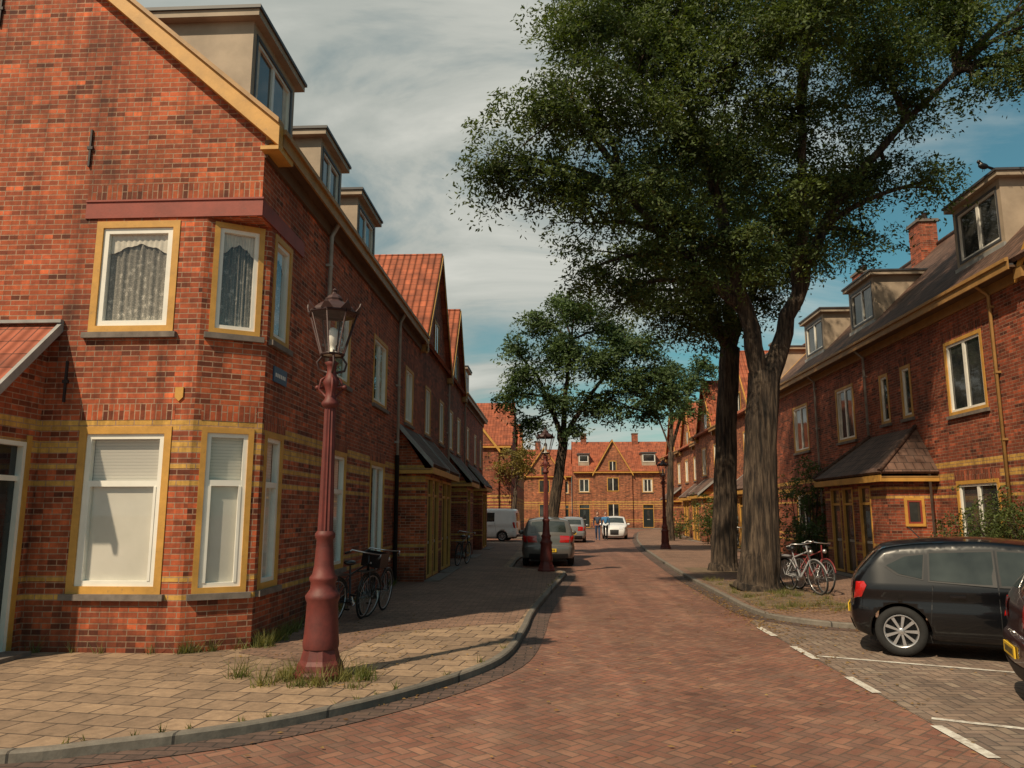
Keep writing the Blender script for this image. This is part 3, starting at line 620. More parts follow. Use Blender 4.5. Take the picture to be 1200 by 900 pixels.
def foliage(name,lobes,dens,mper,mat,parent,seed,leaf=.1,spr=.38,flat=.66):
    rng=np.random.default_rng(seed); P=[];D=[]
    for x,y,z,r in lobes:
        n=max(6,int(dens*r**2.2)); d=unit(rng.normal(size=(n,3))); wob=1+.32*np.sin(d[:,0]*5+x*3)+.26*np.sin(d[:,1]*7+z*2+d[:,2]*5)
        rad=r*rng.random(n)**.42*wob*(1+.3*(rng.random(n)<.08)); p=np.array([x,y,z])+d*rad[:,None]*np.array([1,1,flat])
        # open gaps: drop sprays falling in pockets of a 3-D wave field
        hole=np.sin(p[:,0]*2.3+p[:,2]*1.1+seed)*np.sin(p[:,1]*1.9+1.3)*np.sin(p[:,2]*3.1+p[:,0]*.7)
        keep=hole<.33; P.append(p[keep]); D.append(d[keep])
    P=np.concatenate(P);D=np.concatenate(D); n=len(P)
    N=unit(np.array([0,0,1.])+.6*D*np.array([1,1,.3])+rng.normal(size=(n,3))*.3)
    t1=unit(np.cross(N,rng.normal(size=(n,3)))); t2=np.cross(N,t1); sz=spr*(.5+.9*rng.random(n))
    k=np.repeat(np.arange(n),mper); m=len(k); a=rng.random(m)*2*np.pi; rr=np.sqrt(rng.random(m))*sz[k]
    ca,sa=np.cos(a)[:,None],np.sin(a)[:,None]
    rd=t1[k]*ca+t2[k]*sa
    C=P[k]+rd*rr[:,None]+N[k]*(rng.normal(size=m)*.04)[:,None]; C[:,2]-= .6*rr**2/np.maximum(sz[k],.01)
    A=unit(rd+rng.normal(size=(m,3))*.6); B=unit(np.cross(unit(N[k]+rng.normal(size=(m,3))*.6),A))
    L=leaf*(.6+.8*rng.random(m))[:,None]; Wd=L*.40
    V=np.stack([C-A*L*.5,C+B*Wd*.5,C+A*L*.5,C-B*Wd*.5],1).reshape(-1,3)
    nmesh(name,V,4,mat,parent); return P
g=G('tree_bark'); o=g.obj((11,11,1.0)); n1=g.noise(1.9,o,8,.72); o2=g.obj()
wv=g.noise(.9,g.obj((16,16,1.6)),3,.5)
hh=g.M('ADD',g.M('MULTIPLY',n1,.7),g.M('MULTIPLY',wv,.5))
c=g.ramp(hh,[(.50,(.018,.013,.010)),(.60,(.08,.056,.039)),(.74,(.20,.145,.098))]); c=g.mix(1,c,g.ramp(g.noise(1.2,o2,4),[(.3,.7),(.7,1.25)]),'MULTIPLY'); g.bump(hh,1.,.22); BARK=g.out(c,.92)
def bez(a,b,c,n=8): 
    a,b,c=Vector(a),Vector(b),Vector(c); return [a*(1-t)**2+b*2*t*(1-t)+c*t*t for t in [i/n for i in range(n+1)]]
def tree(name,trunk,trad,lobes,dens,mper,mat,seed,leaf=.1,spr=.38,limbs=(),wob=.07,twigs=10,r0=.13):
    E=empty(name,(0,0,0)); mb=MB(); rnd=random.Random(seed)
    tp=[Vector(p) for p in trunk]; sm=[];sr=[]
    for i in range(len(tp)-1):
        for q in range(5):
            t=q/5; sm.append(tp[i].lerp(tp[i+1],t)+Vector((rnd.uniform(-.012,.012),rnd.uniform(-.012,.012),0))); sr.append(trad[i]*(1-t)+trad[i+1]*t)
    sm.append(tp[-1]); sr.append(trad[-1]); mb.tube(sm,sr,BARK,56,wob)
    starts=[tp[-1]]
    for lb in limbs:
        p=bez(*lb[0],n=10); p=[q+Vector((rnd.uniform(-.05,.05),rnd.uniform(-.05,.05),0))*(1 if 0<i<10 else 0) for i,q in enumerate(p)]
        mb.tube(p,[lb[1]*(1-i/10)+lb[2]*i/10 for i in range(11)],BARK,20,.05); starts+=[p[5],p[7],p[10]]
    P=foliage('crown',lobes,dens,mper,mat,E,seed,leaf,spr)
    for x,y,z,r in lobes:
        c=Vector((x,y,z)); s=min(starts,key=lambda q:(q-c).length+ (2 if q.z>z+.5 else 0))
        mid=s.lerp(c,.5)+Vector((rnd.uniform(-.3,.3),rnd.uniform(-.3,.3),.15*(c-s).length))
        if mid.z>c.z+1: mid.z=c.z+.3
        pp=bez(s,mid,c,8); ra=r0*min(1.3,.4+.12*(c-s).length); mb.tube(pp,[ra*(1-i/8)+.025*i/8 for i in range(9)],BARK,8)
        near=[q for q in P[rnd.randrange(7)::7] if (Vector(q)-c).length<r*1.1][:twigs]
        for q in near:
            q=Vector(q); b=pp[rnd.randint(5,8)]; mb.tube(bez(b,b.lerp(q,.5)+Vector((0,0,.1)),q,3),[.022,.017,.012,.006],BARK,4)
    mb.build('trunk_and_limbs',E); return E
LA=[(-1.1,14,8.15,.75),(-.3,14,8.4,.95),(.2,14.5,8.0,.85),(.75,15,7.45,.85),(.9,15.3,6.6,.6),(1.6,15.8,6.35,.7),(.9,14,9.6,1.3),(0,13.6,9.2,1.0),(2.5,15,9.6,1.5),(2.1,15,11.4,1.6),(4,15,11,1.7),
    (4.0,16,9.1,1.4),(5.5,16,10.1,1.5),(6.5,16.5,8.9,1.1),(6.9,16.5,7.7,.8),(7.5,16.5,9.1,.85),(6.9,15,11,1.3),(8.7,15,11.7,1.0),(10,15,11.6,.9),(5.3,14,11.6,1.5),(.7,14,11.3,1.0),(1.5,14.5,8.1,1.0),(2.7,15.3,7.7,.9),
    (3,16,13.4,2.0),(6,16,13.2,2.0),(1.5,15.5,12.9,1.5),(8.5,15.5,12.9,1.5),(11.3,15.5,11.4,1.1),(11,15.5,12.8,1.2),(8.9,15.2,10.7,.8),(9.9,15.2,10.7,.7),(8.0,15.6,8.5,.6),
    (4.1,15.4,7.3,.75),(4.9,15.6,7.8,.85),(5.6,15.6,8.5,.9),(3.4,15.6,7.1,.7),(7.7,15.6,10.2,.8),(3.0,15.6,6.5,.55),(4.4,15.3,6.5,.5),(5.6,16,7.0,.55),(2.2,15.4,7.0,.6)]
tree('street_tree',[(4.2,16.5,-.02),(4.24,16.5,.25),(4.33,16.5,1.2),(4.45,16.5,3),(4.6,16.5,4.6)],[.56,.42,.355,.32,.31],LA,114,50,LEAF,11,leaf=.09,spr=.37,
  limbs=[(((4.65,16.5,4.3),(5.0,16.5,5.6),(6.0,16.4,7.8)),.24,.11),(((4.55,16.5,4.4),(4.2,16.4,6.2),(3.6,16,8.6)),.22,.11),(((5.3,16.5,6.0),(5.6,16,8.0),(5.4,15.6,10.2)),.14,.07),(((4.3,16.4,5.8),(3,16,7.0),(1.6,15.2,8.2)),.12,.06),(((3.6,16,8.6),(3.2,15.8,10),(2.8,15.5,11.4)),.11,.05),(((6,16.4,7.8),(7,16,9.4),(8.6,15.3,10.8)),.11,.05)])
LB=[(2.9,19.5,6.9,.9),(4.0,19.5,7.3,1.1),(5.2,20.5,8.3,1.3),(6.6,21,8.9,1.2),(3.6,20.5,8.8,1.4),(2.4,20.5,8.5,1.1),(5,21,10.5,1.8),(7.3,21.5,10.6,1.4),(2.7,21,10.5,1.5),(5,22,12.6,1.9),(7.4,20.5,9.2,.9),(4.4,22.5,7.6,1.0),(3.7,20,6.4,.7),(4.9,20.6,6.8,.7),(5.9,20.8,7.4,.8),(2.4,19.8,7.4,.7)]
tree('street_tree',[(4.68,21.8,-.02),(4.7,21.8,.3),(4.78,21.8,1.5),(4.95,21.8,4),(5.15,21.8,6.3)],[.46,.35,.31,.28,.26],LB,84,40,LEAF,12,leaf=.11,spr=.44,
  limbs=[(((5.1,21.8,6.1),(5.5,21.5,7.5),(6.4,21.2,9)),.16,.08),(((5.1,21.8,6.1),(4.6,21.2,7.5),(3.6,20.5,8.8)),.16,.08),(((5.15,21.8,6.2),(5.2,21.8,8),(5,21.6,10)),.18,.08)])
LC_=[(-1.5,30,8.1,.75),(-1,30,7,.9),(-1.4,29.5,6.1,.75),(-.4,30.5,9.3,.9),(.4,30.3,10,.7),(1.3,30,9.8,1.0),(2.4,30.5,9.0,1.0),(3.4,30.5,8.3,1.1),(4.3,30.5,7.1,.8),(3.3,30,6.8,1.0),(1.9,30,7.6,1.2),(.5,30,8.0,1.2),(.1,30,6.2,1.0),(1.8,30.5,5.9,1.0),(3.1,30,5.7,.7),(-.8,30,5.1,.6),(.9,30,4.8,.55),(3.9,31,5.6,.6),(4.7,30.6,6.2,.6)]
tree('street_tree',[(-.05,30.6,0),(-.03,30.6,.3),(.05,30.6,1.5),(.3,30.6,3),(.5,30.5,4.5)],[.32,.25,.22,.2,.17],LC_,135,26,LEAF2,13,leaf=.15,spr=.42,
  limbs=[(((.5,30.5,4.4),(1,30.4,5.5),(2.2,30.3,7)),.12,.06),(((.45,30.5,4.3),(.2,30.4,5.5),(-.5,30.2,7)),.12,.06),(((.5,30.5,4.5),(.6,30.5,6.5),(.9,30.3,8.5)),.12,.06)],r0=.08)
tree('street_tree',[(6.6,44,0),(6.6,44,1.5),(6.7,44,3),(6.8,44,5)],[.26,.2,.18,.15],[(6.8,44,8.5,1.3),(8,44,9,1.2),(5.6,44,8,.9),(7.5,43,7.4,1.0),(8.8,44,10,1.0),(7,44.5,9.8,1.0)],60,24,LEAF2,14,leaf=.2,spr=.5,r0=.08,twigs=4)
tree('street_tree',[(-2.4,49.8,0),(-2.4,49.8,1.5),(-2.3,49.8,3)],[.2,.16,.12],[(-2.6,49.6,5.1,1.2),(-1.6,49.6,5.6,.9),(-3.3,49.6,4.4,.8),(-1.7,49.5,4.4,.7)],60,24,LEAFY,15,leaf=.17,spr=.45,r0=.06,twigs=4)
def shrub(name,lobes,mat,seed,dens=160,leaf=.06,mper=22,spr=.16):
    E=empty(name); P=foliage('foliage',lobes,dens,mper,mat,E,seed,leaf,spr,.9); mb=MB(); rnd=random.Random(seed)
    for x,y,z,r in lobes:
        for k in range(5):
            a=rnd.uniform(0,6.28); mb.tube(bez((x+.1*math.cos(a),y+.1*math.sin(a),PZ-.02),(x,y,z*.5),(x+r*.6*math.cos(a),y+r*.6*math.sin(a),z+r*.3),4),[.02,.018,.014,.01,.005],BARK,5)
    mb.build('stems',E)
shrub('garden_shrub',[(7.7,13.6,.95,.75),(8.1,13,1.0,.8),(7.5,14.6,.9,.7),(8.2,14.3,1.2,.75),(7.9,12.2,1.1,.8),(8.2,15.4,.9,.65),(7.6,12.8,1.45,.6),(8.1,14.9,1.5,.5),(8.0,13.8,1.7,.55),(8.1,12.4,1.75,.5),(8.2,11.4,1.3,.8),(7.4,13.4,1.5,.55),(7.3,14.4,1.3,.5)],LEAFH,21)
shrub('climbing_shrub',[(8.2,25.5,1.0,.8),(8.3,25.6,2.1,.8),(8.3,26.4,1.4,.8),(8.3,25.2,3.0,.6),(8.3,26.8,2.6,.6),(8.0,24.4,.9,.7),(7.9,23.6,.9,.6)],LEAF2,22,130,.09)
shrub('garden_shrub',[(7.9,37.5,1.2,.9),(7.8,38.4,2.0,.8),(7.8,36.4,.9,.7),(7.9,39.6,1.2,.8)],LEAFH,23,100,.12,20,.25)
shrub('garden_shrub',[(7.6,47,.8,.8),(7.6,48.3,1.0,.8),(7.4,33.2,.6,.5)],LEAFH,24,80,.12,20,.25)
def tufts(name,spots,seed,mat,h=.2):
    rng=np.random.default_rng(seed); V=[]
    for x,y,r,n in spots:
        hs=rng.uniform(.4,1.1)
        a=rng.random(n)*6.28; q=rng.random(n)*r; bx,by=x+q*np.cos(a),y+q*np.sin(a); th=rng.random(n)*6.28; hh=h*hs*(.25+rng.random(n)); ln=rng.random(n)*1.1
        w=.003+.004*rng.random(n); b=rng.random(n)*6.28
        for i in range(n):
            dx,dy=w[i]*math.cos(b[i]),w[i]*math.sin(b[i]); ex,ey=bx[i]+ln[i]*hh[i]*math.cos(th[i]),by[i]+ln[i]*hh[i]*math.sin(th[i])
            V+=[(bx[i]-dx,by[i]-dy,PZ),(bx[i]+dx,by[i]+dy,PZ),(ex,ey,PZ+hh[i])]
    nmesh(name,np.array(V),3,mat)
LX,LY=-2.25,7.68
rr=random.Random(3)
sp=[(LX+rr.gauss(.02,.22),LY+rr.gauss(-.02,.17),.12,rr.randint(25,100)) for k in range(34)]
for k in range(34):
    t=rr.random(); sp.append((xf+rr.uniform(.02,.12),9.3+t*t*8,.08+.06*rr.random(),rr.randint(10,60)))
for k in range(11):
    t=rr.random(); sp.append((cx0+(xf-cx0)*t,8.83+.4*t-.03,.05,rr.randint(6,40)))
for k in range(8): sp.append((-6+1.75*rr.random(),8.8,.05,rr.randint(3,25)))
sp+=[(xf+.12,9.32,.16,200),(xf+.15,9.8,.14,120)]
tufts('grass_tufts',sp,5,GRASS)
sp=[]
for k in range(26): 
    i=rr.randrange(18,60); e=offs(KL,.1)[i]; sp.append((e[0],e[1],.04,rr.randint(3,12)))
tufts('grass_tufts',sp,9,GRASS,.08)
sp=[(3.5+rr.random()*1.6,13+rr.random()*6,.12,rr.randint(10,60)) for k in range(70)]
tufts('grass_tufts',sp,6,GRASS,.13)
rng=np.random.default_rng(8); V=[]
for (cx,cy,sx_,sy_,n) in ((4.4,12.8,.8,.9,1300),(4.2,16,.6,2.,900),(3.1,14,.12,3,700),(LX+.3,LY,.6,.5,240),(-2.5,9.5,1,1.2,200),(1,10,3,4,320),(5.5,14,1.5,2.5,800)):
    x=cx+rng.normal(size=n)*sx_; y=cy+rng.normal(size=n)*sy_
    for i in range(n):
        a=rng.random()*6.28; l=.012+.02*rng.random(); inr = (x[i]>3.35 and y[i]>12.6) or (x[i]<-.6 and y[i]>8.4 )or (x[i]<-1.6 and y[i]>7.2)
        z=(PZ+.014 if inr else .016); ca,sa=math.cos(a)*l,math.sin(a)*l; t=.01*rng.random()
        V+=[(x[i]-ca,y[i]-sa,z),(x[i]+sa*.5,y[i]-ca*.5,z+t),(x[i]+ca,y[i]+sa,z),(x[i]-sa*.5,y[i]+ca*.5,z)]
nmesh('fallen_leaves',np.array(V),4,LITTER)
# ------------------------------------------------------------------ street lamps
g=G('lamp_post_paint'); o=g.obj(); c=g.ramp(g.noise(5,o,6,.7),[(.3,(.075,.016,.014)),(.6,(.15,.027,.021)),(.8,(.18,.048,.036))]); g.bump(g.noise(40,o),.3,.004); LRED=g.out(c,.6)
LGL=glass_mat('lantern_glass'); LRB=plain('lamp_head_paint',(.05,.022,.02),.5,.2,6)
def lamp(x,y):
    E=empty('street_lamp',(x,y,PZ)); mb=MB(); c=(0,0,0)
    mb.lathe([(.0,.0),(.25,0),(.25,.05),(.225,.08),(.215,.14),(.19,.18),(.175,.24),(.165,.28),(.17,.30)],c,LRED,8,smooth=False,rot=R(22.5))
    mb.lathe([(.17,.29),(.175,.34),(.165,.42),(.155,.60),(.15,.74),(.165,.78),(.17,.81),(.15,.84),(.125,.88),(.12,.94),(.135,.97),(.135,1.0),(.11,1.03),(.095,1.12),(.085,1.3),(.082,1.38),(.10,1.41),(.10,1.44),(.08,1.47)],c,LRED,20)
    V=[];F=[]; zs=[1.46,1.9,2.4,2.78]; n=24
    for z in zs:
        r=.076-.02*(z-1.46)/1.3
        for k in range(n): rr_=r*(1.0 if k%2 else .84); V.append((rr_*math.cos(k*2*math.pi/n),rr_*math.sin(k*2*math.pi/n),z))
    for i in range(3):
        for k in range(n): F.append((i*n+k,i*n+(k+1)%n,(i+1)*n+(k+1)%n,(i+1)*n+k))
    mb.idx(V,F,LRED,False)
    mb.lathe([(.055,2.77),(.085,2.8),(.09,2.83),(.06,2.87),(.05,2.95),(.07,3.02),(.085,3.06),(.06,3.11),(.045,3.18),(.05,3.24),(.075,3.27),(.03,3.3),(.03,3.33)],c,LRED,18)
    mb.tube([(-.14,0,3.0),(.14,0,3.0)],.016,LRED,8); mb.ball((-.14,0,3.0),.025,LRED); mb.ball((.14,0,3.0),.025,LRED)
    for k in range(4):
        a=k*math.pi/2+.4; ca,sa=math.cos(a),math.sin(a)
        mb.tube([(ca*.04,sa*.04,3.16),(ca*.13,sa*.13,3.19),(ca*.15,sa*.15,3.27),(ca*.10,sa*.10,3.34),(ca*.11,sa*.11,3.40)],[.014,.014,.012,.012,.01],LRB,6)
        mb.tube([(ca*.05,sa*.05,2.9),(ca*.12,sa*.12,2.98),(ca*.10,sa*.10,3.08),(ca*.05,sa*.05,3.12)],[.012,.014,.012,.01],LRED,6)
    n=8; zb,zt,rb,rt=3.36,3.82,.12,.25
    for k in range(n):
        a0=2*math.pi*k/n; a1=2*math.pi*(k+1)/n
        p=lambda a,r,z:(r*math.cos(a),r*math.sin(a),z)
        mb.face([p(a0,rb,zb),p(a1,rb,zb),p(a1,rt,zt),p(a0,rt,zt)],LGL)
        mb.tube([p(a0,rb,zb),p(a0,rt,zt)],.009,LRB,6); mb.tube([p(a0,rt,zt),p(a1,rt,zt)],.018,LRB,6); mb.tube([p(a0,rb,zb),p(a1,rb,zb)],.014,LRB,6)
        mb.prism([p(a0-.25,rt+.012,zt+.01),p(a0+.25,rt+.012,zt+.01),p(a0+.08,rt+.03,zt+.07),p(a0,rt+.035,zt+.115),p(a0-.08,rt+.03,zt+.07)],(-.012*math.cos(a0),-.012*math.sin(a0),0),LRB)
    mb.lathe([(rt-.01,zt+.005),(.21,zt+.06),(.15,zt+.11),(.10,zt+.135),(.085,zt+.15),(.09,zt+.17),(.07,zt+.20),(.03,zt+.23),(.02,zt+.25),(.03,zt+.27),(.0,zt+.3)],c,LRB,8,smooth=False)
    mb.lathe([(.0,zb),(.11,zb),(.09,zb+.02),(.03,zb+.04),(.03,zb+.1),(.045,zb+.12),(.05,zb+.26),(.03,zb+.3),(0,zb+.31)],c,WHT,12)
    mb.build('lamp_post',E); E.scale=(1,1,.945); return E
lamp(LX,LY); lamp(-.15,21.3); lamp(4.95,34.5)
# ------------------------------------------------------------------ cars
TYRE=plain('tyre_rubber',(.015,.015,.015),.85,.2,20); RIM=plain('alloy_rim',(.55,.55,.56),.3,.05,5,Metallic=.8); BPL=plain('black_plastic',(.012,.012,.013),.6,.1,8)
g=G('car_glass'); CGL=g.out(g.ramp(g.noise(1.6,g.obj(),3),[(.35,(.02,.026,.025)),(.7,(.06,.072,.066))]),.03,Specular_IOR_Level=1.0,Metallic=.2)
g=G('tail_light_red'); TLR=g.out((.45,.012,.01),.15,Coat_Weight=1.0)
g=G('head_light'); HLW=g.out((.6,.62,.65),.1,Coat_Weight=1.0)
PLATE=plain('number_plate_yellow',(.7,.45,.03),.5,.05)
def paint(name,c,met=.35): 
    g=G(name); n=g.noise(2,g.obj(),4); return g.out(g.mix(n,[q*.85 for q in c],[q*1.1 for q in c]),.3,Metallic=met,Coat_Weight=.7,Coat_Roughness=.03,Specular_IOR_Level=.3)
def car(name,rear,heading,col,kind='hatch',scale=.93,res=.07,met=.35):
    if kind=='van':
        top=[(.03,.28),(0,.45),(0,.8),(.03,1.3),(.10,1.75),(.28,1.9),(1.2,1.94),(2.5,1.92),(2.95,1.82),(3.45,1.35),(3.65,1.15),(4.15,1.0),(4.36,.8),(4.42,.55),(4.38,.25)]
        wx=(.85,3.55); belt=1.12; W=.92; wins=[[(2.35,1.15),(3.35,1.12),(3.2,1.35),(2.92,1.68),(2.35,1.7)],[(.35,1.2),(.36,1.19),(.365,1.21)],[(1.35,1.2),(2.25,1.2),(2.25,1.7),(1.35,1.7)]]; rearw=(1.15,1.72); tl=(.75,1.15); fw=(1.18,1.8)
    elif kind=='estate':
        top=[(.05,.28),(.0,.42),(.0,.62),(.05,.7),(.07,.95),(.16,1.12),(.40,1.42),(.62,1.50),(1.5,1.55),(2.2,1.54),(2.65,1.46),(3.0,1.24),(3.3,1.04),(3.8,.95),(4.15,.82),(4.28,.65),(4.32,.42),(4.26,.24)]
        wx=(.8,3.45); belt=.98; W=.88; wins=[[(.50,1.15),(.60,1.07),(.98,1.03),(1.0,1.38),(.72,1.36)],[(1.05,1.02),(1.9,.99),(1.9,1.42),(1.06,1.39)],[(1.96,.99),(3.02,.99),(2.85,1.14),(2.5,1.39),(1.96,1.425)]]; rearw=(1.08,1.42); tl=(.74,1.0); fw=(1.07,1.45)
    else:
        top=[(.05,.27),(.0,.40),(.0,.58),(.03,.64),(.045,.88),(.11,1.02),(.34,1.28),(.50,1.365),(.9,1.42),(1.4,1.445),(1.8,1.435),(2.28,1.37),(2.68,1.17),(3.02,.98),(3.5,.89),(3.82,.76),(3.93,.6),(3.96,.4),(3.92,.23)]
        wx=(.58,3.06); belt=.90; W=.84; wins=[[(.46,1.13),(.60,1.03),(.86,.975),(.90,1.275),(.68,1.245)],[(.95,.96),(1.66,.92),(1.66,1.325),(.97,1.295)],[(1.72,.917),(2.84,.915),(2.64,1.06),(2.26,1.27),(1.98,1.32),(1.72,1.33)]]; rearw=(1.02,1.29); tl=(.66,.92); fw=(1.0,1.35)
    tp=smooth(top,6); L=max(p[0] for p in tp); rw=.31; ra=.352; zb=.22
    bot=[]
    for xc in (wx[1],wx[0]):
        h=math.sqrt(ra*ra-(rw-zb)**2); a0=math.asin((zb-rw)/ra)
        bot.append((xc+h+.0,zb)); 
        for k in range(1,16): a=a0+(math.pi-2*a0)*k/16; bot.append((xc+ra*math.cos(a),rw+ra*math.sin(a)))
        bot.append((xc-h,zb))
    poly=tp+bot
    tpa=np.array(tp)
    def dtop(x,z):
        a=tpa[:-1];b=tpa[1:]; ab=b-a; t=np.clip((((x-a[:,0])*ab[:,0]+(z-a[:,1])*ab[:,1])/np.maximum((ab**2).sum(1),1e-9)),0,1); p=a+ab*t[:,None]
        return float(np.sqrt(((p-np.array([x,z]))**2).sum(1)).min())
    def hw(x,z):
        w=W; w-=.16*W*max(0,1-x/.45)**2.2; w-=.24*W*max(0,1-(L-x)/.75)**2.2
        if z<.55: w-=.07*((.55-z)/.35)**2
        if z>belt-.12: w-=.012*min(1,(z-belt+.12)/.12)
        if z>belt: w-=(z-belt)*(.34 if kind!='van' else .16)+.012
        if .6<z<belt-.1: w-=.028*math.sin((z-.6)/(belt-.7)*math.pi)
        return w
    rb=.085
    def hwr(x,z,d=None):
        d=dtop(x,z) if d is None else d
        q=max(0,1-d/rb); return hw(x,z)-rb*.9*(1-math.sqrt(max(0,1-q*q)))
    def inside(x,z,pl):
        c=False;j=len(pl)-1
        for i in range(len(pl)):
            if (pl[i][1]>z)!=(pl[j][1]>z) and x<(pl[j][0]-pl[i][0])*(z-pl[i][1])/(pl[j][1]-pl[i][1])+pl[i][0]: c=not c
            j=i
        return c
    def fill(pl,rs,extra=()):
        pts=[Vector(p) for p in pl]; n=len(pts); ins=[]
        x0,x1=min(p[0] for p in pl),max(p[0] for p in pl); z0,z1=min(p[1] for p in pl),max(p[1] for p in pl)
        for x in np.arange(x0+rs/2,x1,rs):
            for z in np.arange(z0+rs/2,z1,rs):
                if inside(x,z,pl): ins.append((x,z))
        for e in extra:
            if inside(*e,pl): ins.append(e)
        r=geometry.delaunay_2d_cdt(pts+[Vector(p) for p in ins],[],[list(range(n))],1,1e-5)
        return r[0],r[2]
    P=MB(); PT=paint(name+'_paint',col,met)
    ex=[]
    for d in (.008,.022,.042,.065,.085): ex+=[(p[0],p[1]) for p in offs(tp,-d)][::1]
    ex=[e for e in ex if inside(*e,poly) and dtop(*e)>.004]
    V2,F2=fill(poly,res,ex)
    for sgn in(1,-1):
        V=[(v[0],sgn*hwr(v[0],v[1]),v[1]) for v in V2]
        P.idx(V,F2,PT)
    nrm=[]
    for i,p in enumerate(tp):
        a=tp[max(i-1,0)];b=tp[min(i+1,len(tp)-1)]; tx,tz=b[0]-a[0],b[1]-a[1]; l=math.hypot(tx,tz); nrm.append((-tz/l,tx/l))
    def tpt(i,q,off=0):
        p=tp[i]; hb=hwr(p[0],p[1],0); bl=.05*(1-q*q)+off
        return (p[0]+nrm[i][0]*bl,q*hb,p[1]+nrm[i][1]*bl)
    K=10; V=[];F=[]
    for i in range(len(tp)):
        for k in range(K+1): V.append(tpt(i,-1+2*k/K))
    for i in range(len(tp)-1):
        for k in range(K): F.append((i*(K+1)+k,(i+1)*(K+1)+k,(i+1)*(K+1)+k+1,i*(K+1)+k+1))
    P.idx(V,F,PT)
    bb=[tp[-1]]+bot+[tp[0]]
    for a,b in zip(bb,bb[1:]):
        ha,hb=hwr(a[0],a[1]) ,hwr(b[0],b[1])
        P.face([(a[0],-ha,a[1]),(b[0],-hb,b[1]),(b[0],hb,b[1]),(a[0],ha,a[1])],BPL)
    E=empty(name,(rear[0],rear[1],.012),heading); 
    P.build('body',E,merge=True)
    D=MB()
    def panel(pl,mat,off=.005,rs=.08,sides=(1,-1)):
        v,f=fill(pl,rs)
        for sg in sides: D.idx([(q[0],sg*(hwr(q[0],q[1])+off),q[1]) for q in v],f,mat)
    def strip_(idx,q0,q1,mat,off=.006,m=8):
        V=[];F=[]
        for i in idx:
            for k in range(m+1): V.append(tpt(i,q0+(q1-q0)*k/m,off))
        for i in range(len(idx)-1):
            for k in range(m): F.append((i*(m+1)+k,(i+1)*(m+1)+k,(i+1)*(m+1)+k+1,i*(m+1)+k+1))
        D.idx(V,F,mat)
    for w in wins:
        mx_=sum(p[0] for p in w)/len(w); mz_=sum(p[1] for p in w)/len(w)
        if max(p[0] for p in w)-min(p[0] for p in w)<.1: continue
        panel([(p[0]+(.02 if p[0]>mx_ else -.02),p[1]+(.02 if p[1]>mz_ else -.02)) for p in w],BPL,.004)
        panel(w,CGL,.008)
    ri=[i for i in range(len(tp)//2) if rearw[0]<=tp[i][1]<=rearw[1] and tp[i][0]<.8]; mid=len(tp)//2; fi=[i for i in range(mid,len(tp)) if fw[0]<=tp[i][1]<=fw[1] and tp[i][0]>1.8]
    strip_(ri,-.86,.86,CGL); strip_(fi,-.92,.92,CGL)
    ti=[i for i in range(mid) if tl[0]<=tp[i][1]<=tl[1] and tp[i][0]<.4]
    strip_(ti,.55,1.0,TLR,.01); strip_(ti,-1.0,-.55,TLR,.01)
    panel([(.035,tl[0]+.02),(.14,tl[0]+.06),(.21,tl[1]-.05),(.18,tl[1]),(.08,tl[1]-.01)],TLR,.012,.03)
    hi=[i for i in range(mid,len(tp)) if .62<=tp[i][1]<=.80]
    strip_(hi,.55,.98,HLW,.01); strip_(hi,-.98,-.55,HLW,.01); gi=[i for i in range(mid,len(tp)) if .3<=tp[i][1]<=.6]; strip_(gi,-.5,.5,BPL,.008)
    panel([(L-.08,.66),(L-.34,.70),(L-.42,.80),(L-.2,.80)],HLW,.01,.05)
    bi=[i for i in range(mid) if tp[i][1]<=.42]; strip_(bi,-.97,.97,BPL,.008)
    def seam(x0,z0,x1,z1,w=.004,mt=None):
        n=8; 
        for k in range(n):
            a=(x0+(x1-x0)*k/n,z0+(z1-z0)*k/n);b=(x0+(x1-x0)*(k+1)/n,z0+(z1-z0)*(k+1)/n)
            dx,dz=b[0]-a[0],b[1]-a[1]; l=math.hypot(dx,dz); nx_,nz_=-dz/l*w,dx/l*w
            for sg in(1,-1): D.face([(p[0],sg*(hwr(p[0],p[1])+.003),p[1]) for p in ((a[0]-nx_,a[1]-nz_),(b[0]-nx_,b[1]-nz_),(b[0]+nx_,b[1]+nz_),(a[0]+nx_,a[1]+nz_))],mt or BPL)
    dx0=(wins[0][0][0]+.50 if kind!='van' else 1.3)
    xm=(max(p[0] for p in wins[1])+min(p[0] for p in wins[2]))/2 if kind!='van' else 2.3
    seam(xm,.30,xm,belt); seam(wx[0]+ra*.98,.42,dx0+.02,belt); seam(wx[1]-ra-.06,.3,wx[1]-ra-.02,belt-.02); seam(wx[0]+ra,.29,wx[1]-ra,.29); seam(.1,.60,.22,.58)
    for hx in (dx0+.2,xm+.12):
        for sg in(1,-1): D.box(Fr((0,0),(1,0),(0,sg)),hx,hx+.17,hwr(hx,belt-.12)-.01,hwr(hx,belt-.12)+.03,belt-.14,belt-.11,PT)
    for sg in(1,-1):
        mx=wx[1]-.45 if kind!='van' else 3.2; yy=sg*(hw(mx,belt)+.09); D.ball((mx,yy,belt+.05),.1,PT,(.6,1,.75)); D.box(Fr((0,0),(1,0),(0,sg)),mx-.02,mx+.03,hw(mx,belt)-.03,hw(mx,belt)+.05,belt,belt+.03,BPL)
    if kind!='van': D.tube([(.9,.1,1.45 if kind=='hatch' else 1.52),(.75,.1,1.62 if kind=='hatch' else 1.7)],.008,BPL,5)
    D.box(W0,-.068,-.053,-.26,.26,.47 if kind!='van' else .6,.58 if kind!='van' else .71,PLATE)
    for q in range(6): D.box(W0,-.071,-.0685,-.20+q*.068,-.16+q*.068,.495 if kind!='van' else .625,.555 if kind!='van' else .685,BPL)
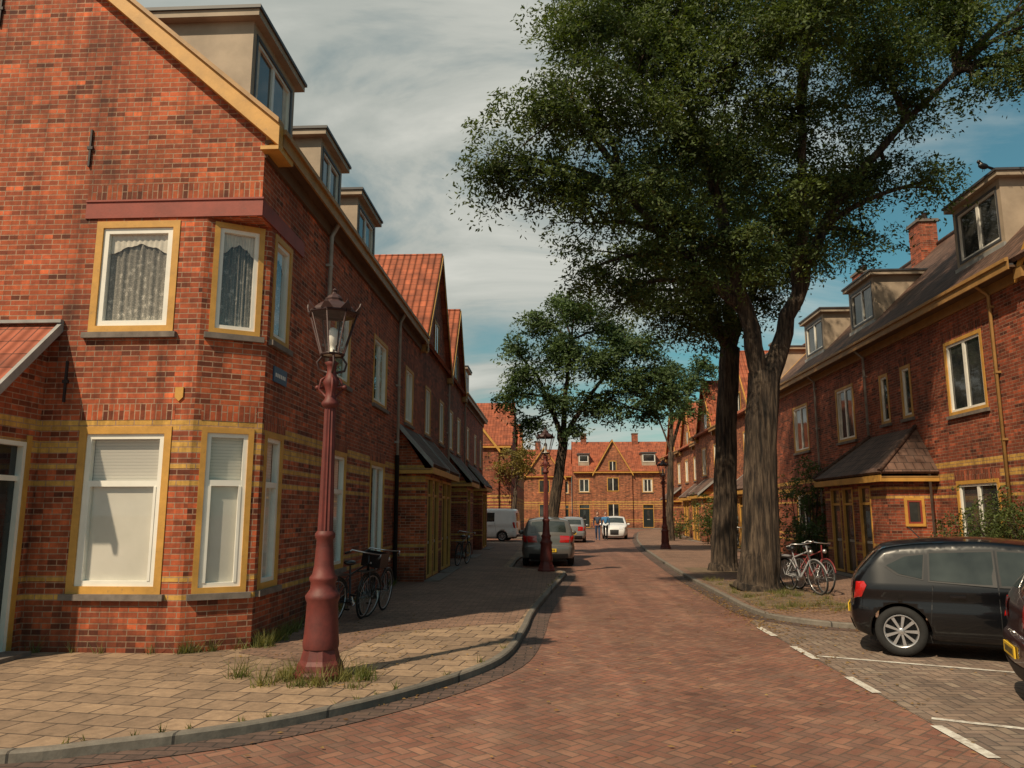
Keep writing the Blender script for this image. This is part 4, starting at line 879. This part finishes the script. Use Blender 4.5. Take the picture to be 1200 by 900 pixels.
    D.box(W0,.2,L-.3,-.6,.6,.16,.3,BPL)
    D.build('glass_and_details',E)
    Wh=MB()
    for xc in wx:
        for sg in(1,-1):
            yo=sg*(W-.02); yi=sg*(W-.22)
            Wh.lathe([(.20,yi),(.28,yi),(.305,yi+sg*.03),(.31,yo-sg*.05),(.295,yo-sg*.01),(.25,yo),(.205,yo-sg*.01),(.2,yo-sg*.06)],(xc,0,rw),TYRE,32,'y')
            Wh.lathe([(.206,yo-sg*.008),(.195,yo-sg*.005),(.185,yo-sg*.03),(.18,yo-sg*.08)],(xc,0,rw),RIM,32,'y')
            Wh.lathe([(.2,yo-sg*.09),(0,yo-sg*.09)],(xc,0,rw),BPL,24,'y'); Wh.lathe([(.045,yo-sg*.06),(.045,yo-sg*.02),(.03,yo-sg*.012),(0,yo-sg*.012)],(xc,0,rw),RIM,16,'y')
            for k in range(9):
                a=2*math.pi*k/9; ca,sa=math.cos(a),math.sin(a)
                def q(r,w,y): return (xc+r*ca-w*sa,y,rw+r*sa+w*ca)
                y0_,y1_=yo-sg*.018,yo-sg*.05
                Wh.face([q(.03,-.012,y0_),q(.192,-.02,y0_),q(.192,.02,y0_),q(.03,.012,y0_)],RIM)
                Wh.face([q(.03,-.012,y0_),q(.192,-.02,y0_),q(.192,-.02,y1_),q(.03,-.012,y1_)],RIM); Wh.face([q(.03,.012,y0_),q(.192,.02,y0_),q(.192,.02,y1_),q(.03,.012,y1_)],RIM)
    Wh.build('wheels',E); E.scale=(scale,)*3; return E
car('parked_car',(3.84,10.30),R(-24),(.0025,.003,.0045),'hatch',.90,.06,0)
car('parked_car',(4.04,7.2),R(-20),(.05,.012,.012),'estate',.87,.07)
car('parked_car',(-.1,23.9),R(91),(.13,.125,.12),'estate',.93,.09,.2)
car('parked_car',(1.1,42.5),R(88),(.25,.26,.27),'hatch',.93,.12)
car('parked_car',(4.2,51.5),R(-96),(.7,.7,.7),'hatch',.93,.12,0)
car('parked_van',(-1.9,44.8),R(172),(.8,.8,.78),'van',.93,.12,0)
# ------------------------------------------------------------------ bicycles
def bike(x,y,h,lean=.08,col=(.02,.02,.022),z=PZ,basket=False):
    E=empty('bicycle',(x,y,z+.0),h); E.rotation_euler=(lean,0,h); E.scale=(.95,)*3
    FM=plain('bike_frame',col,.35,.1); mb=MB(); r=.33
    for xc in(0,1.05):
        pts=[(xc+r*math.cos(a),0,r+.015+r*math.sin(a)) for a in np.linspace(0,2*math.pi,29)]
        mb.tube(pts,.018,TYRE,6); mb.tube([(xc+(r-.025)*math.cos(a),0,r+.015+(r-.025)*math.sin(a)) for a in np.linspace(0,2*math.pi,29)],.009,RIM,5)
        for k in range(18):
            a=2*math.pi*k/18; mb.tube([(xc,.02*(-1)**k,r+.015),(xc+(r-.02)*math.cos(a),0,r+.015+(r-.02)*math.sin(a))],.0018,RIM,3)
        mb.tube([(xc,-.05,r+.015),(xc,.05,r+.015)],.02,RIM,8)
        mb.tube([(xc+(r+.035)*math.cos(a),0,r+.015+(r+.035)*math.sin(a)) for a in np.linspace(.3,2.9,12)],.016,FM,5)
    c=.345
    BB=(.46,0,.30);ST=(.34,0,.72);HT=(.86,0,.86);HB=(.90,0,.70)
    for a,b,t in((BB,ST,.016),(BB,HB,.018),(ST,HT,.014),(HT,(.84,0,.98),.014),(HT,HB,.02),(ST,(.30,0,.88),.012)): mb.tube([a,b],t,FM,8)
    for s_ in(-.045,.045): mb.tube([(0,s_,c),(BB[0],s_*.6,BB[2])],.009,FM,6); mb.tube([(0,s_,c),(ST[0],s_*.4,ST[2])],.008,FM,6); mb.tube([HB,(.93,s_,.6),(1.05,s_,c)],.011,FM,6); mb.tube([(0,s_*1.4,c),(-.1,s_*1.6,.74)],.006,FM,5)
    mb.box(W0,-.3,.22,-.07,.07,.735,.75,FM)
    mb.ball((.28,0,.91),.13,BLK,(1.0,.62,.32)); 
    mb.tube([(.68,-.28,1.0),(.74,-.26,1.04),(.84,-.1,1.02),(.84,.1,1.02),(.74,.26,1.04),(.68,.28,1.0)],.012,RIM,6)
    for s_ in(-1,1): mb.tube([(.60,s_*.29,.985),(.70,s_*.27,1.01)],.017,BLK,6)
    mb.tube([(.46,-.06,.30),(.46,.06,.30)],.05,RIM,12); mb.tube([(.46,.06,.3),(.56,.07,.17)],.009,RIM,5); mb.tube([(.46,-.06,.3),(.36,-.07,.43)],.009,RIM,5)
    mb.box(W0,.53,.6,.06,.15,.15,.175,BLK); mb.box(W0,.32,.4,-.15,-.06,.42,.445,BLK)
    mb.box(W0,.0,.46,.055,.07,.30,.40,FM)
    mb.ball((.97,0,.86),.045,RIM)
    if basket:
        mb.box(W0,.93,1.2,-.17,.17,.80,.82,BLK)
        for s0,s1,n0,n1 in((.93,.94,-.17,.17),(1.19,1.2,-.17,.17),(.94,1.19,-.17,-.16),(.94,1.19,.16,.17)): mb.box(W0,s0,s1,n0,n1,.82,1.03,BLK)
    mb.build('bicycle_body',E)
bike(-3.1,11.0,R(74),.14,basket=True); bike(-2.85,11.8,R(84),.1,(.03,.03,.03)); bike(-2.8,23.2,R(80),.1)
bike(4.85,16.4,R(-74),.12,(.25,.25,.26)); bike(5.08,16.6,R(-78),-.1,(.18,.03,.03)); bike(7.3,31.5,R(80),.1)
# ------------------------------------------------------------------ people
SKIN=plain('skin',(.45,.26,.18),.6,.1); HAIR=plain('hair',(.04,.025,.015),.7,.2)
def person(x,y,h,shirt,trous,step=.16):
    E=empty('pedestrian',(x,y,.01),h); E.scale=(.93,)*3
    def skin(name,V,Ed,Rd,mat):
        me=bpy.data.meshes.new(name); me.from_pydata(V,Ed,[]); o=bpy.data.objects.new(name,me); bpy.context.scene.collection.objects.link(o); o.parent=E
        m=o.modifiers.new('s','SKIN'); sv=me.skin_vertices[0].data
        for i,r in enumerate(Rd): sv[i].radius=(r,r) if not hasattr(r,'__len__') else r; sv[i].use_root=(i==0)
        o.modifiers.new('u','SUBSURF').levels=1; o.modifiers['u'].render_levels=2; me.materials.append(mat); m.use_smooth_shade=True; return o
    V=[(0,0,1.0),(0,0,1.2),(0,0,1.38),(0,0,1.46),(0,.19,1.40),(step*.4,.25,1.13),(step*1.1,.24,.90),(0,-.19,1.40),(-step*.4,-.25,1.13),(-step*.2,-.24,.90)]
    skin('jacket',V,[(0,1),(1,2),(2,3),(2,4),(4,5),(5,6),(2,7),(7,8),(8,9)],[(.15,.11),(.15,.105),(.16,.1),.06,.065,.048,.034,.065,.048,.034],shirt)
    V=[(0,0,1.0),(0,.09,.9),(step*.7,.1,.5),(step*.9,.1,.1),(step*.9+.14,.11,.04),(0,-.09,.9),(-step*.4,-.1,.5),(-step*1.5,-.1,.13),(-step*1.5+.12,-.11,.04)]
    skin('trousers',V,[(0,1),(1,2),(2,3),(3,4),(0,5),(5,6),(6,7),(7,8)],[(.15,.1),.095,.065,.045,.04,.095,.065,.045,.04],trous)
    hd=MB(); hd.ball((.01,0,1.64),.105,SKIN,(.92,.75,1.18),14); hd.ball((-.02,0,1.67),.112,HAIR,(.92,.8,1.1),14); hd.tube([(0,0,1.45),(0,0,1.56)],.05,SKIN,10); hd.ball((.105,0,1.625),.016,SKIN,(1,.8,1.4),6)
    for s_ in(-1,1): hd.ball((0,s_*.08,1.63),.022,SKIN,(.7,.4,1.2),6); hd.ball((.09,s_*.03,1.65),.01,BLK,(1,1,1),6)
    hd.box(W0,.09,.1,-.022,.022,1.58,1.587,LINT)
    for hx,hy in((step*1.1,.24),(-step*.2,-.24)):
        hd.ball((hx+.01,hy,.85),.04,SKIN,(.9,.45,1.1),8)
        for k in range(4): hd.tube([(hx-.02+.02*k,hy,.83),(hx-.015+.021*k,hy*.99,.78),(hx-.01+.02*k,hy*.96,.755-.006*(k%2))],[.009,.008,.006],SKIN,5)
        hd.tube([(hx+.035,hy,.86),(hx+.055,hy*.97,.82),(hx+.05,hy*.95,.795)],[.01,.009,.007],SKIN,5)
    hd.build('head_and_hands',E)
person(2.7,46,R(-95),plain('jacket_dark',(.03,.05,.09),.8),plain('trousers_blue',(.03,.06,.13),.8)); person(3.2,46.5,R(-85),plain('coat_blue',(.05,.2,.42),.8),plain('trousers_dark',(.03,.03,.03),.8),-.14)
E=empty('pigeon',(8.95,15.35,8.56),R(200)); mb=MB(); mb.ball((0,0,.12),.075,BLK,(1.7,.8,.85)); mb.ball((.11,0,.2),.04,BLK); mb.tube([(.06,0,.15),(.11,0,.2)],[.05,.032],BLK,8); mb.tube([(.14,0,.2),(.175,0,.19)],[.012,.002],GREY,6)
mb.prism([(-.08,-.03,.12),(-.26,-.04,.09),(-.26,.04,.09),(-.08,.03,.12)],(0,0,.012),BLK)
for s_ in(-.02,.02): mb.tube([(.01,s_,.07),(.015,s_,0)],.005,GREY,5)
mb.build('bird_body',E)
# ------------------------------------------------------------------ sky + sun + camera
el,az=R(48),math.atan2(-.6,-.8)
w=bpy.data.worlds.new('World'); bpy.context.scene.world=w; w.use_nodes=True; nt=w.node_tree
class GW(G):
    def __init__(s,nt): s.t=nt
g=GW(nt); bg=nt.nodes['Background']
sk=g.n('ShaderNodeTexSky'); sk.sky_type='NISHITA'; sk.sun_disc=False; sk.sun_elevation=el; sk.sun_rotation=az; sk.air_density=1.1; sk.dust_density=1.0; sk.ozone_density=1.5
tc=g.n('ShaderNodeTexCoord'); gen=tc.outputs['Generated']
sep=g.n('ShaderNodeSeparateXYZ'); g.set(sep.inputs[0],gen)
# direction projected on a cloud deck: (x,y)/(z+k)
zz=g.M('ADD',sep.outputs[2],.35); cb=g.n('ShaderNodeCombineXYZ'); g.set(cb.inputs[0],g.M('DIVIDE',sep.outputs[0],zz)); g.set(cb.inputs[1],g.M('DIVIDE',sep.outputs[1],zz))
mp=g.n('ShaderNodeMapping'); g.set(mp.inputs['Vector'],cb.outputs[0]); mp.inputs['Rotation'].default_value=(0,0,R(-50)); mp.inputs['Scale'].default_value=(.9,2.0,1)
k=g.n('ShaderNodeTexNoise',Scale=1.3,Detail=10,Roughness=.58,Distortion=.8); g.set(k.inputs['Vector'],mp.outputs[0]); n1=k.outputs['Fac']
n2=g.noise(.9,cb.outputs[0],5,.55)
bias=g.M('MULTIPLY',g.M('ADD',sep.outputs[0],-.02),-.40)   # thicker cloud bank to the west
f=g.ramp(g.M('ADD',g.M('ADD',g.M('MULTIPLY',n1,.75),g.M('MULTIPLY',n2,.35)),bias),[(.40,.06),(.50,.42),(.61,.97)])
sky=g.mix(1,sk.outputs[0],(.48,1.0,.84),'MULTIPLY')
cl=g.ramp(n1,[(.32,(3.4,3.9,3.65)),(.5,(5.3,5.5,5.0)),(.68,(8.0,7.9,7.1))])
col=g.mix(f,sky,cl)
g.set(bg.inputs['Color'],col); bg.inputs['Strength'].default_value=.088
sd=bpy.data.lights.new('sun','SUN'); sd.energy=4.6; sd.angle=R(.8); sd.color=(1,.82,.58); so=bpy.data.objects.new('sun',sd); bpy.context.scene.collection.objects.link(so)
dirv=Vector((.6*math.cos(el),.8*math.cos(el),-math.sin(el))); so.rotation_euler=dirv.to_track_quat('-Z','Y').to_euler()
cd=bpy.data.cameras.new('camera'); cd.lens=27; cd.sensor_width=36; cd.clip_end=2000; co=bpy.data.objects.new('camera',cd); bpy.context.scene.collection.objects.link(co)
co.location=(0,0,1.65); co.rotation_euler=(R(99.46),0,R(2.9)); bpy.context.scene.camera=co
bpy.context.scene.view_settings.view_transform='Standard'
